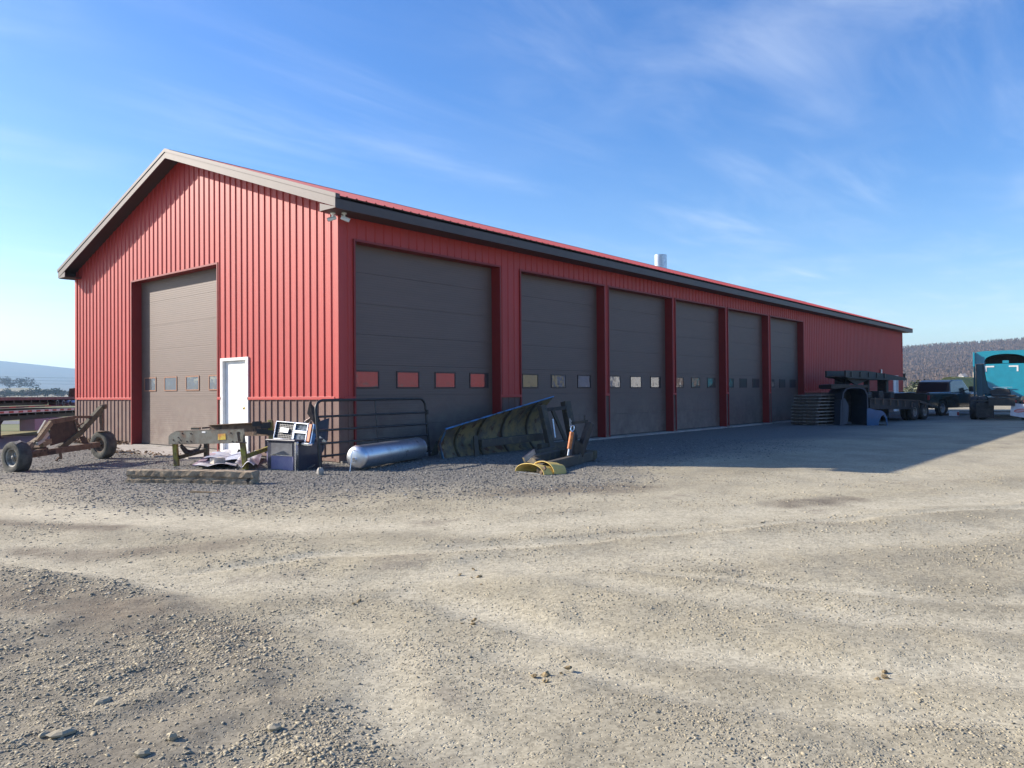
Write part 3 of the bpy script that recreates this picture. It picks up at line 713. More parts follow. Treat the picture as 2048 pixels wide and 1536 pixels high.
# rake boards
for side in (0, 1):
    f = (lambda y: y) if side == 0 else (lambda y: 2*RY-y)
    for x0, x1, nm in ((-ROH-.03, -ROH-.002, 'rake_board'), (L_+ROH+.002, L_+ROH+.03, 'rake_board')):
        MB().plate([(x0, f(-.5), 4.93-.02), (x0, f(RY), ZR-.02), (x0, f(RY), ZR-.20), (x0, f(-.5), 4.715)], (x1-x0, 0, 0)).build(nm, m_trim, roof)
    MB().plate([(-ROH-.045, f(-.53), 4.955), (-ROH-.045, f(RY), ZR+.025), (-ROH-.045, f(RY), ZR-.055), (-ROH-.045, f(-.53), 4.875)], (.10, 0, 0)).build('rake_trim', m_trim, roof)
    y0, y1 = sorted((f(-.5), f(-.478)))
    MB().b(-ROH, L_+ROH, y0, y1, 4.69, 4.905).build('eave_fascia', m_fascia, roof)
    y0, y1 = sorted((f(-.476), f(-.001)))
    MB().b(-ROH+.002, L_+ROH, y0, y1, 4.70, 4.716).build('soffit', m_soffit, roof)
    # boxed end of the eave
    MB().plate([(-ROH-.026, f(-.5), 4.698), (-ROH-.026, f(-.03), 4.698), (-ROH-.026, f(-.03), 4.845), (-ROH-.026, f(-.5), 4.71)], (.024, 0, 0)).build('eave_return', m_trim, roof)
chim = MB().lathe([(.31, 0), (.31, 1.18), (.29, 1.18), (.29, .4)], (24.6, 6.75, 6.78), Z, 28, close=False).build('exhaust_stack', m_galv, roof, smooth=40)
# security cameras under the corner of the eave
def seccam(base, d, label):
    t = thing('security_camera', label, 'camera', base); d = V(d).normalized(); b_ = V(base)
    MB().lathe([(.05, 0), (.05, -.02), (.02, -.03), (.02, -.09)], b_, Z, 14).build('mount', m_camwhite, t, smooth=40)
    c = b_+V((0, 0, -.11)); MB().lathe([(.0, -.07), (.028, -.065), (.033, -.045), (.033, .09), (.028, .10)], c, d, 16).build('housing', m_camwhite, t, smooth=40)
    MB().lathe([(.024, .101), (.024, .106), (.005, .108)], c, d, 14).build('lens', m_glass, t, smooth=40)
    MB().plate([c+d*.12+Z*.036+d.cross(Z).normalized()*.036, c+d*.12+Z*.036-d.cross(Z).normalized()*.036, c-d*.06+Z*.036-d.cross(Z).normalized()*.036, c-d*.06+Z*.036+d.cross(Z).normalized()*.036], (0, 0, .005)).build('sun_hood', m_camwhite, t)
seccam((-.20, -.10, 4.698), (-.8, .55, -.35), 'white security camera under the eave corner aimed along the gable')
seccam((-.05, -.25, 4.698), (.9, -.45, -.35), 'white security camera under the eave corner aimed along the door side')
# concrete apron before the gable door
mb = MB(); ed = [(-.024, 9.3)] + [(-1.25-.25*math.sin(k*1.7)-.2*random.random(), 9.5-k*.55) for k in range(12)] + [(-.024, 2.95)]
mb.plate([(x, y, -.17) for x, y in ed], (0, 0, .155)); struct(mb.build('concrete_apron', m_conc))
# dead leaves drifted against the wall
m_leaf = mat('dead_leaf', (.20, .13, .07), .9, c2=(.12, .07, .035), sc=30)
mb = MB()
for k in range(900):
    if k % 3: x, y = random.uniform(-.5, -.03), random.uniform(8.9, 12)
    else: x, y = random.gauss(-1.4, .2), random.uniform(4, 9.3)
    a = random.uniform(0, 6.28); s = random.uniform(.02, .05); c = V((x, y, GZ+.03+random.uniform(0, .05) + (.04 if x > -.2 else 0)))
    u = V((math.cos(a)*s, math.sin(a)*s, random.uniform(-.4, .6)*s)); w = V((-math.sin(a)*s*.6, math.cos(a)*s*.6, random.uniform(-.4, .6)*s))
    mb.add([c-u, c+w, c+u, c-w], [(0, 1, 2, 3)])
o = mb.build('fallen_leaves', m_leaf); o['kind'] = 'stuff'; o['label'] = 'brown dead leaves drifted along the gable wall and apron'; o['category'] = 'leaves'

# ================================================================== THINGS IN THE YARD
def wheel(parent, c, ax, r, w, tyre_m, rim_m, rimr=.55, flat=0.0, tname='tyre', n=28, hub=True):
    """a wheel part with a tyre and a rim as sub-parts; c centre, ax axle direction (outer face towards +ax)"""
    ax = V(ax).normalized(); c = V(c); rr = r*rimr
    tp = [(rr, -w*.38), (rr*1.06, -w*.46), (r*.80, -w*.52), (r*.94, -w*.46), (r*.99, -w*.34), (r, -w*.12), (r, w*.12), (r*.99, w*.34), (r*.94, w*.46), (r*.80, w*.52), (rr*1.06, w*.46), (rr, w*.38)]
    mb = MB().lathe(tp, c, ax, n, close=False)
    if flat:
        zf = c.z-r+flat
        for p in mb.v:
            if p.z < zf+.06:
                k = (zf+.06-p.z)/(flat+.06); s = (p-c).dot(ax); p += ax*(s*.35*k); p.z = max(p.z, zf)
    wh = mb.build('wheel', tyre_m, parent, smooth=40)
    rp = [(rr*.22, w*.18), (rr*.25, w*.22), (rr*.55, w*.10), (rr*.80, w*.12), (rr*.86, w*.36), (rr*1.0, w*.40), (rr*1.0, -w*.40), (rr*.86, -w*.36), (rr*.8, w*.06), (rr*.22, w*.06)]
    rm = MB().lathe(rp, c, ax, n).build('rim', rim_m, wh, smooth=30)
    if hub:
        mb = MB(); a = ax.cross(Z).normalized(); b_ = ax.cross(a)
        mb.lathe([(rr*.2, w*.2), (rr*.2, w*.34), (rr*.1, w*.38)], c, ax, 14)
        for k in range(6):
            t_ = 2*math.pi*k/6; p = c+(a*math.cos(t_)+b_*math.sin(t_))*rr*.40; mb.lathe([(rr*.06, w*.1), (rr*.06, w*.24)], p, ax, 6)
        mb.build('hub', rim_m, wh)
    return wh
def hz_at(p): return float(height(np.array([p[0]]), np.array([p[1]]))[0])

# ---- old wagon axle loaded with scrap, by the left corner of the gable
c1_, c2_ = G(30, 943), G(207, 917)
cart = thing('wagon_axle', 'rusty two-wheeled wagon axle piled with scrap boards, one tyre flat', 'wagon axle', (c1_+c2_)/2)
axd = V((math.cos(R(14)), math.sin(R(14)), 0)); axs = (c2_-c1_).normalized()
z1, z2 = hz_at(c1_), hz_at(c2_)
wheel(cart, V((c1_.x, c1_.y, z1+.245))+axs*.05, -axd, .285, .24, m_rubber_old, m_rim, .58, flat=.04)
wheel(cart, V((c2_.x, c2_.y, z2+.295)), -axd, .297, .24, m_rubber_old, m_rust, .55)
dd = lambda x: 13.65+(x-30)*(2.65/177)
C = lambda x, y, o=0: D(x, y, dd(x)+o)
MB().bar(C(44, 912), C(196, 889), .10, .11).build('axle_beam', m_rust, cart, bevel=.006)
MB().bar(C(112, 902), C(158, 866), .085, .11).bar(C(157, 867), C(203, 817), .085, .12).build('tongue', m_olive, cart, bevel=.005)
MB().lathe([(.05, -.05), (.06, 0), (.05, .05)], C(207, 813), _r2, 10).bar(C(200, 820), C(210, 811), .04, .03).build('hitch', m_rust, cart)
MB().plate([C(100, 847), C(146, 836), C(156, 866), C(140, 880), C(100, 892)], _fw*.02).build('rusty_panel', m_rustdark, cart)
MB().bar(C(99, 844), C(148, 836), .05, .09).build('panel_flange', m_rust, cart, bevel=.004)
MB().bar(C(147, 834), C(190, 834), .04, .05).build('top_bar', m_rust, cart)
MB().bar(C(148, 838), C(156, 870), .035, .035).build('strut', m_rust, cart)
MB().bar(C(151, 838), C(164, 866), .03, .03).build('strut', m_rust, cart)
MB().bar(C(152, 854), C(167, 845), .03, .03).build('strut', m_rust, cart)
MB().plate([C(158, 874), C(168, 872), C(180, 893), C(166, 890)], _fw*.03).build('gusset', m_rustdark, cart)
MB().bar(C(202, 820, .1), C(203, 846, .1), .06, .06).bar(C(203, 846, .1), C(205, 863, .1), .04, .04).build('post', m_rust, cart)
MB().lathe([(.10, 0), (.12, .015), (.03, .03)], C(204, 864, .1), Z, 12).build('post_foot', m_rust, cart)
MB().bar(C(119, 892, -.1), C(122, 918, -.1), .03, .05).bar(C(118, 915, -.1), C(112, 921, -.12), .03, .03).build('jack_leg', m_rust, cart)
MB().bar(C(62, 888), C(48, 905), .09, .10).bar(C(70, 900), C(84, 892), .16, .10).build('spindle_block', m_rust, cart)
def board(px, q, w, h, m, label, d=0.0, nm='board'):
    o = MB().bar(C(*px, d), C(*q, d), w, h).build(nm, m, loc=C(*q, d)); return tag(o, label, 'board')
board((73, 884), (102, 845), .05, .09, m_wood, 'tan board leaning steeply on the rusty wagon axle', -.12)
board((77, 868), (92, 843), .03, .07, m_woodpale, 'white board leaning behind the tan one on the wagon axle', .05)
board((84, 878), (95, 864), .03, .13, m_woodpale, 'short wide white board end lying in the wagon axle scrap', -.05)
board((74, 888), (87, 880), .05, .05, m_woodpale, 'white painted stub of wood low on the wagon axle', -.16)
board((82, 890), (99, 882), .09, .09, m_wood, 'brown block of wood beside the rusty panel of the wagon axle', -.14)
board((56, 893), (76, 878), .10, .06, m_tie, 'grey weathered plank near the flat tyre of the wagon axle', 0)
board((60, 907), (92, 898), .09, .06, m_rust, 'pinkish brown plank lying along the axle beam', -.17)
o = MB().plate([C(28, 885, -.05), C(40, 880, -.05), C(52, 891, .05), (C(54, 901, .05)), C(34, 893, 0)], _u2*-.05+_fw*.08).build('metal_scrap', m_galv, loc=C(40, 893)); tag(o, 'bent grey piece of metal resting on the flat tyre', 'scrap metal')

# ---- railway tie in front
a, b_ = G(252, 964), G(503, 969); dirn = (b_-a).normalized(); sd_ = V((-dirn.y, dirn.x, 0)); sd_ = sd_ if sd_.dot(_fw) > 0 else -sd_
nseg = 26
def tiefn(side):
    pts = []
    return pts
mb = MB(); prof = [(0, 0), (0, .07), (.006, .10), (0, .13), (.004, .205), (.03, .215), (.20, .21), (.215, .18), (.215, 0)]
ln = (b_-a).length
for i in range(nseg+1):
    t_ = i/nseg; c = a+dirn*ln*t_; z0 = hz_at(c)-.02
    for (s_, h_) in prof:
        jx = random.gauss(0, .004); jz = random.gauss(0, .005)
        mb.v.append(V((c.x, c.y, z0))+sd_*(s_+jx+(.012 if abs(h_-.10) < .01 else 0))+Z*(h_+jz)+dirn*(random.gauss(0, .012) if i in (0, nseg) else 0))
m_ = len(prof)
for i in range(nseg):
    for k in range(m_): mb.f.append((i*m_+k, i*m_+(k+1) % m_, (i+1)*m_+(k+1) % m_, (i+1)*m_+k))
mb.f += [tuple(range(m_)), tuple(nseg*m_+k for k in reversed(range(m_)))]
tie = mb.build('railway_tie', m_tie, loc=(a+b_)/2); tie.rotation_euler = (0, 0, 0)
tag(tie, 'weathered split railway tie lying on the gravel before the frame rails', 'timber')

# ---- truck frame rails up on a trestle of yellowish posts
fl, frt = G(352, 938), G(494, 941)
S = lambda x, y, d: D(x, y, d)
rails = thing('frame_rail_trestle', 'two cut truck frame rails set on yellowed steel legs before the walk door', 'frame rails', (fl+frt)/2)
d1l, d1r, d2l, d2r = 14.5, 13.6, 15.1, 14.35
def channel(mb, corners, depth, th=.012):
    """corners: top left, top right, bottom right, bottom left of the web; flanges go back by depth"""
    tl, tr, br, bl = corners; mb.plate([tl, tr, br, bl], depth.normalized()*th)
    dn = (bl-tl).normalized()
    mb.hexa([tl, tr, tr+dn*th, tl+dn*th], [p+depth for p in (tl, tr, tr+dn*th, tl+dn*th)]); mb.hexa([bl, br, br-dn*th, bl-dn*th], [p+depth for p in (bl, br, br-dn*th, bl-dn*th)])
fx = V((_fw.x, _fw.y, 0)).normalized()
S1 = lambda x, y: S(x, y, 1/(1/d1l+(1/d1r-1/d1l)*(x-337)/154)); S2 = lambda x, y: S(x, y, 1/(1/d2l+(1/d2r-1/d2l)*(x-419)/122))
mb = MB()
mb.plate([S1(337, 873), S1(341, 868), S1(352, 862), S1(488, 858), S1(491, 886), S1(337, 889)], fx*.012)
for y0, y1, k in ((862, 858, 1.2), (889, 886, -1.2)):
    q4 = (S1(352 if k > 0 else 337, y0), S1(488, y1), S1(488, y1+k), S1(352 if k > 0 else 337, y0+k)); mb.hexa(q4, [p+fx*.09 for p in q4])
r1_ = mb.build('frame_rail', m_rail, rails)
for bx_, by_ in ((347, 880), (357, 875), (358, 884), (361, 880), (365, 867), (374, 883), (382, 867), (382, 883), (462, 866), (478, 865), (465, 883), (488, 872)):
    MB().lathe([(.014, 0), (.014, -.008)], S1(bx_, by_)-fx*.001, fx, 8).build('bolt', m_rust, r1_)
MB().plate([S1(436, 868), S1(451, 867), S1(452, 879), S1(436, 880)], -fx*.006).build('paint_patch', m_yelpatch, r1_)
MB().plate([S1(404, 862.5), S1(411, 862.3), S1(411, 866), S1(404, 866)], -fx*.006).build('tag_plate', m_tape_w, r1_)
MB().bar(S(476, 864, d1r+.02), S(479, 883, d1r+.02), .03, .04).bar(S(472, 884, d1r), S(493, 886, d1r), .03, .02).build('bracket', m_rust, r1_)
mb = MB(); mb.plate([S2(419, 849.5), S2(541, 843), S2(541, 871), S2(470, 872), S2(419, 860)], fx*.012)
for xa, y0, y1, k in ((419, 849.5, 843, 1.2), (470, 872, 871, -1.2)):
    q4 = (S2(xa, y0), S2(541, y1), S2(541, y1+k), S2(xa, y0+k)); mb.hexa(q4, [p-fx*.09 for p in q4])
r2_ = mb.build('frame_rail', m_rust, rails)
MB().plate([S(468, 850, d2l-.3), S(485, 849, d2l-.3), S(482, 858, d2l-.3), S(470, 858, d2l-.3)], -fx*.05).build('bracket', m_rust, r2_)
MB().bar(S(506, 848, d2r-.12), S(522, 847, d2r-.12), .08, .09).bar(S(522, 852, d2r-.12), S(540, 850, d2r-.1), .10, .10).bar(S(515, 862, d2r-.1), S(548, 866, d2r-.1), .10, .09).build('spring_hanger', m_blacksteel, r2_)
MB().bar(S(384, 857, 14.6), S(400, 857, 14.6), .10, .04).build('cross_plate', m_wood, rails); MB().bar(S(406, 856, 14.7), S(418, 855, 14.7), .09, .03).build('cross_plate', m_rust, rails)
mb = MB().path([S(362, 891, 14.4), S(372, 903, 14.5), S(382, 905, 14.6), S(396, 899, 14.7), S(402, 889, 14.7)], [.035, .05, .05, .035, .02], 8); mb.build('exhaust_bracket', m_blacksteel, rails)
def leg(p, q, m, w=.085):
    q = V(q); q.z = min(q.z, hz_at(q)-.01)
    return MB().bar(p, q, w, w, up=fx).build('leg', m, rails, bevel=.006)
leg(S(350, 884, d1l+.06), S(354, 938, d1l+.04), m_yelgreen); leg(S(485, 885, d1r+.06), S(492, 942, d1r+.04), m_yelgreen)
leg(S(541, 841, d2r+.02), S(547, 941, 13.95), m_yelgreen); leg(S(413, 868, d2l+.05), S(413, 934, d2l+.1), m_olive)
MB().bar(S(357, 915, d1l+.06), S(412, 900, d2l+.05), .05, .07).build('brace', m_olive, rails); MB().bar(S(492, 913, d1r+.05), S(543, 894, d2r-.15), .05, .07).build('brace', m_yelgreen, rails)

# ---- crumpled sheet metal on the ground behind the trestle
def crumple(px, m, label, amp=.05, seed=1, lift=0.03):
    P = [G(*p) for p in px]; s_ = random.Random(seed); ph = [s_.uniform(0, 6) for _ in range(4)]
    def fn(u, v):
        p = P[0]*(1-u)*(1-v)+P[1]*u*(1-v)+P[2]*u*v+P[3]*(1-u)*v
        return p+Z*(lift+amp*(abs(math.sin(u*5+ph[0]))*.7+.5*math.sin(v*4+ph[1]+u*2)**2)+.02*math.sin(9*v+ph[2]))
    o = MB().surf(fn, 12, 8, .004).build('sheet_metal', m, loc=(P[0]+P[2])/2, smooth=20); return tag(o, label, 'sheet metal')
crumple([(388, 940), (470, 940), (478, 918), (430, 914)], m_sheetw, 'crumpled white sheet metal lying behind the railway tie', .06, 3)
crumple([(408, 930), (492, 931), (500, 919), (425, 920)], m_sheetb, 'pale blue bent sheet lying across the white sheet metal', .07, 5, .09)
crumple([(470, 941), (508, 943), (527, 917), (486, 915)], m_sheetw, 'buckled white sheet metal beside the navy tool box', .12, 8)
crumple([(430, 916), (470, 917), (485, 905), (440, 904)], m_sheetw, 'folded white sheet with a dark opening by the walk door', .08, 12)
p0, p1 = G(392, 936)+Z*.05, D(427, 907, 15.6)
tag(MB().bar(p0, p1, .13, .02).build('metal_strip', m_sheetp, loc=p0), 'mauve strip of metal propped across the sheet metal', 'metal strip')
p0 = G(434, 934)
tag(MB().b(p0.x-.10, p0.x+.12, p0.y-.08, p0.y+.08, GZ+.06, GZ+.17).build('wood_block', m_woodpale, loc=p0, bevel=.01), 'small pale block of wood lying on the white sheet metal', 'block')

# ---- navy box beside the corner, with a chrome truck grille on top
bl, br = G(540, 941), G(598, 943)
bl = G(536, 938); ex = V((.10, -.995, 0)).normalized(); ey = V((-ex.y, ex.x, 0)); ey = ey if ey.dot(_fw) > 0 else -ey
wbx, dbx, hbx = .72, .62, .50
box = thing('tool_box', 'navy steel truck box with grey front panel, by the building corner', 'tool box', bl, math.atan2(ex.y, ex.x))
B = lambda u, v, w: bl+ex*u+ey*v+Z*w
def bbx(mb, u0, u1, v0, v1, w0, w1): return mb.hexa([B(u0, v0, w0), B(u1, v0, w0), B(u1, v1, w0), B(u0, v1, w0)], [B(u0, v0, w1), B(u1, v0, w1), B(u1, v1, w1), B(u0, v1, w1)])
bbx(MB(), -.02, wbx, 0, dbx, -.03, hbx).build('body', m_navy, box, bevel=.015)
bbx(MB(), .10, wbx-.06, -.012, -.001, .27, hbx-.03).build('upper_panel', m_greypanel, box)
bbx(MB(), .10, wbx-.04, -.010, -.001, .0, .25).build('lower_panel', m_lav, box)
bbx(MB(), -.03, wbx+.03, -.03, dbx, hbx+.002, hbx+.035).build('lid', m_navy, box, bevel=.008)
bbx(MB(), .09, wbx-.05, -.02, -.002, .252, .265).build('trim_strip', m_chrome, box)
bbx(MB(), wbx+.002, wbx+.03, -.01, .05, .0, hbx).build('corner_strip', m_chrome, box)
def bbox2(): 
    o = thing('tool_box', 'low lavender and navy metal box behind the yellowed trestle leg', 'tool box', G(527, 935))
    b0 = G(527, 932); q0 = lambda u, v, w: b0+ex*u+ey*v+Z*w
    MB().hexa([q0(-.02, .1, 0), q0(.30, .1, 0), q0(.30, .5, 0), q0(-.02, .5, 0)], [q0(-.05, .1, .30), q0(.30, .1, .30), q0(.30, .5, .30), q0(-.05, .5, .30)]).build('body', m_lav, o, bevel=.01)
    MB().hexa([q0(-.06, .07, .305), q0(.30, .07, .305), q0(.30, .5, .305), q0(-.06, .5, .305)], [q0(-.06, .07, .49), q0(.30, .07, .49), q0(.30, .5, .49), q0(-.06, .5, .49)]).build('lid', m_navy, o, bevel=.02)
bbox2()
# grille: a frame plane leaning back on the lid
gd = 13.75
gp00, gp10, gp01 = D(547, 878, 13.92), D(620, 885, 13.48), D(554, 842, 14.06)
gu = gp10-gp00; gv = gp01-gp00; gn = gu.cross(gv).normalized(); gn = gn if gn.dot(_fw) < 0 else -gn
grl = thing('truck_grille', 'chrome truck front with mesh grille, stacked headlamps and amber lamp, on the navy box', 'grille', gp00)
Q = lambda u, v, w=0: gp00+gu*u+gv*v+gn*w
def frame(mb, u0, u1, v0, v1, fu, fv, w0, w1):
    for (a0, a1, c0, c1__) in ((u0, u1, v0, v0+fv), (u0, u1, v1-fv, v1), (u0, u0+fu, v0+fv, v1-fv), (u1-fu, u1, v0+fv, v1-fv)):
        mb.hexa([Q(a0, c0, w0), Q(a1, c0, w0), Q(a1, c1__, w0), Q(a0, c1__, w0)], [Q(a0, c0, w1), Q(a1, c0, w1), Q(a1, c1__, w1), Q(a0, c1__, w1)])
    return mb
def panel(mb, u0, u1, v0, v1, w0, w1): return mb.hexa([Q(u0, v0, w0), Q(u1, v0, w0), Q(u1, v1, w0), Q(u0, v1, w0)], [Q(u0, v0, w1), Q(u1, v0, w1), Q(u1, v1, w1), Q(u0, v1, w1)])
panel(MB(), .01, .99, .02, .98, -.09, -.05).build('backing', m_black, grl)
frame(MB(), 0, .53, 0, 1, .022, .06, -.05, .02).build('grille_surround', m_chrome, grl, bevel=.008)
for k in range(9):
    v0 = .09+k*.092; panel(MB(), .03, .50, v0, v0+.022, -.03, -.012).build('grille_bar', m_greypanel, grl)
for k in range(10):
    u0 = .055+k*.046; panel(MB(), u0, u0+.007, .08, .92, -.04, -.016).build('grille_bar', m_greypanel, grl)
panel(MB(), .16, .38, .40, .64, .0, .02).build('badge', m_galv, grl, bevel=.004)
frame(MB(), .535, .90, .50, 1.0, .03, .08, -.05, .02).build('headlamp_bezel', m_chrome, grl, bevel=.008)
frame(MB(), .535, .90, .0, .495, .03, .08, -.05, .02).build('headlamp_bezel', m_chrome, grl, bevel=.008)
panel(MB(), .565, .87, .58, .92, -.045, -.01).build('headlamp', m_lens, grl, bevel=.012); panel(MB(), .565, .87, .08, .42, -.045, -.01).build('headlamp', m_lens, grl, bevel=.012)
panel(MB(), .905, .985, .03, .97, -.06, .012).build('marker_lamp', m_amber, grl, bevel=.006)
panel(MB(), .986, 1.03, -.02, 1.0, -.08, .0).build('fender_edge', m_blueedge, grl, bevel=.006)
MB().bar(D(545, 882, 13.86), D(622, 889, 13.42), .10, .05).build('bumper_strip', m_chrome, grl, bevel=.01)
# dark plate leaning on the corner behind the grille
P_ = lambda x, y, d: D(x, y, d)
tag(MB().plate([P_(619, 804, 14.2), P_(631, 818, 14.2), P_(640, 842, 14.1), P_(630, 850, 14.0), P_(614, 827, 14.1)], fx*.03).build('steel_plate', m_rustdark, loc=P_(625, 830, 14.1)), 'dark rusty steel plate sticking up behind the chrome grille', 'plate')
pl = thing('scrap_panel', 'dark blue body panel with chrome edge wedged between grille and gate', 'body panel', P_(640, 900, 14.0))
MB().plate([P_(628, 846, 14.25), P_(658, 836, 14.35), P_(655, 880, 14.3), P_(645, 905, 14.2), P_(626, 890, 14.1)], fx*.03).build('panel', m_navy, pl)
MB().bar(P_(637, 874, 14.0), P_(654, 887, 14.05), .03, .05).build('chrome_edge', m_chrome, pl)
MB().bar(P_(610, 846, 14.05), P_(622, 838, 14.15), .02, .07).build('chrome_edge', m_chrome, pl)
p0 = G(603, 939); MB_ = MB().plate([p0+V((0, 0, .0)), p0+ex*.16+V((0, 0, .01)), p0+ex*.17+ey*.16+V((0, 0, .07)), p0+ex*.05+ey*.14+V((0, 0, .05))], (0, 0, .02))
tag(MB_.build('metal_scrap', m_galv, loc=p0), 'small pale metal scrap at the foot of the navy box', 'scrap metal')

# ---- tube gate leaning at the corner
gl_, gr_ = G(641, 941), V((1.98, -.42, GZ))
gate = thing('tube_gate', 'black steel tube farm gate with rounded corners leaning by the corner', 'gate', (gl_+gr_)/2)
ge = (gr_-gl_); gln = ge.length; ge = ge.normalized(); gnv = V((-ge.y, ge.x, 0)); gnv = gnv if gnv.y > 0 else -gnv
T_ = lambda s, h: gl_+ge*s+Z*h+gnv*(.10*h)
rr = .17; htop = 1.215
pts = [T_(0, -.02), T_(0, .5), T_(0, htop-rr)] + [T_(rr-rr*math.cos(t_), htop-rr+rr*math.sin(t_)) for t_ in (.4, .8, 1.2)] + [T_(rr, htop), T_(gln-rr, htop)] + [T_(gln-rr+rr*math.sin(t_), htop-rr+rr*math.cos(t_)) for t_ in (.4, .8, 1.2)] + [T_(gln, htop-rr), T_(gln, .5), T_(gln, .02)]
MB().path(pts, .026, 10).build('outer_tube', m_black, gate, smooth=50)
for h_ in (.93, .69, .46, .24): MB().path([T_(.02, h_), T_(gln-.02, h_)], .021, 8).build('rail', m_black, gate, smooth=50)
MB().bar(T_(gln*.50, .2), T_(gln*.50, htop-.02), .03, .012).build('upright', m_black, gate)
MB().lathe([(.03, -.05), (.03, .05)], T_(gln, htop-.28)-gnv*.03, Z, 10).build('hinge', m_black, gate)

# ---- polished air tank
ta, tb = D(712, 921, 13.25), D(838, 903, 15.55)
ax_ = (tb-ta).normalized(); tl_ = (tb-ta).length; rt = .205
tank = thing('fuel_tank', 'polished aluminium cylinder tank lying on the gravel below the gate', 'tank', (ta+tb)/2)
za = hz_at(ta)+rt+.02; ta.z = za; tb.z = hz_at(tb)+rt+.03; ax_ = (tb-ta).normalized()
prof = [(0, -.03), (.09, -.028), (.15, -.015), (.19, .015), (rt, .06), (rt, tl_-.06), (.19, tl_-.015), (.15, tl_+.01), (0, tl_+.02)]
MB().lathe(prof, ta, ax_, 36).build('shell', m_alu, tank, smooth=35)
for t_ in (.075, tl_-.075): MB().lathe([(rt+.002, t_-.012), (rt+.006, t_), (rt+.002, t_+.012)], ta, ax_, 36, close=False).build('weld_band', m_alu, tank, smooth=50)
MB().lathe([(.035, -.07), (.035, -.02), (.05, -.02), (.05, .0)], ta+Z*-.03+ge*.0, ax_, 14).build('end_fitting', m_chrome, tank, smooth=40)
MB().path([ta-ax_*.03+Z*.12, ta-ax_*.12+Z*.14, ta-ax_*.16-Z*.05, ta-ax_*.2-Z*(rt+.01)], .008, 6).build('wire', m_galv, tank)
p0 = G(862, 912)
tag(MB().plate([p0+V((0, 0, 0)), p0+V((.2, .0, .02)), p0+V((.34, .06, .26)), p0+V((.24, .06, .30)), p0+V((.10, .02, .12))], (0, .03, 0)).build('steel_bracket', m_olive, loc=p0), 'bent grey bracket standing at the far end of the polished tank', 'bracket')

# ---- one-way snow plow
pa, pb = G(892, 918), V((5.75, -.80, GZ))
plow = thing('snow_plow', 'big worn one-way snow plow blade with blue edge, tapering to one end', 'snow plow', (pa+pb)/2)
pe = (pb-pa); pln = pe.length; pe = pe.normalized(); pn = V((-pe.y, pe.x, 0)); pn = pn if pn.y > 0 else -pn
hfun = lambda u: .60+.62*u
def blade(u, v):
    th = -.35+v*1.75; hh = hfun(u); zz = hh*v
    return pa+pe*(pln*u)+Z*(zz-.01)+pn*(.10+.30*hh*(1-(2*v-1)**2)*.9-.10*v)
MB().surf(blade, 24, 12, .012).build('moldboard', m_plow, plow, smooth=40)
MB().path([blade(u/12, 1.0)+Z*.012 for u in range(13)], .018, 8).build('top_edge', m_blueedge, plow, smooth=50)
def rib_part(u, m=m_plowframe):
    mb = MB()
    for k in range(10):
        v0, v1 = k/10, (k+1)/10; o_ = -pn*.05
        mb.hexa([blade(u, v0), blade(u+.008, v0), blade(u+.008, v1), blade(u, v1)], [blade(u, v0)+o_, blade(u+.008, v0)+o_, blade(u+.008, v1)+o_, blade(u, v1)+o_])
    return mb.build('rib', m, plow)
for u in (.13, .33, .56, .82): rib_part(u, m_olive if u < .4 else m_plowframe)
MB().plate([blade(0, 0)-pe*.02, blade(0, .5)-pe*.02-pn*.03, blade(0, .8)-pe*.02-pn*.05, blade(0, 1)-pe*.02, blade(0, 1)-pe*.10-pn*.10, blade(0, .5)-pe*.10-pn*.14, blade(0, 0)-pe*.05-pn*.08], pe*.03).build('end_plate', mat('worn_end_plate', (.07, .15, .22), .7, c2=(.12, .06, .055), sc=4, lo=.4, hi=.55), plow)
U = lambda u, h, o=0.0: pa+pe*(pln*u)+Z*h-pn*o
MB().bar(U(.24, .26, .12), U(.80, .30, .18), .12, .16).build('push_beam', m_plowframe, plow, bevel=.008)
MB().bar(U(.20, -.02, .16), U(.22, .42, .06), .09, .10).build('shoe_post', m_plowframe, plow, bevel=.006)
MB().bar(U(.74, -.03, .62), U(.76, 1.02, .30), .16, .14).build('upright', m_plowframe, plow, bevel=.01)
MB().bar(U(.985, -.02, .62), U(1.0, 1.10, .34), .20, .16).build('upright', m_plowframe, plow, bevel=.01)
MB().bar(U(.76, .92, .36), U(1.0, .96, .40), .08, .08).build('cross_bar', m_blacksteel, plow)
MB().bar(U(.84, .92, .38), U(.93, .02, .60), .07, .07).build('diagonal', m_plowframe, plow)
MB().bar(U(.66, .10, .5), U(1.02, .12, .62), .14, .14).build('push_frame', m_plowframe, plow, bevel=.008)
MB().bar(U(.50, .02, .8), U(.74, .06, .7), .10, .10).build('push_frame', m_plowframe, plow, bevel=.008)
MB().path([U(.745, .30, .70), U(.752, .72, .62)], .02, 8).build('lift_rod', m_galv, plow, smooth=50)

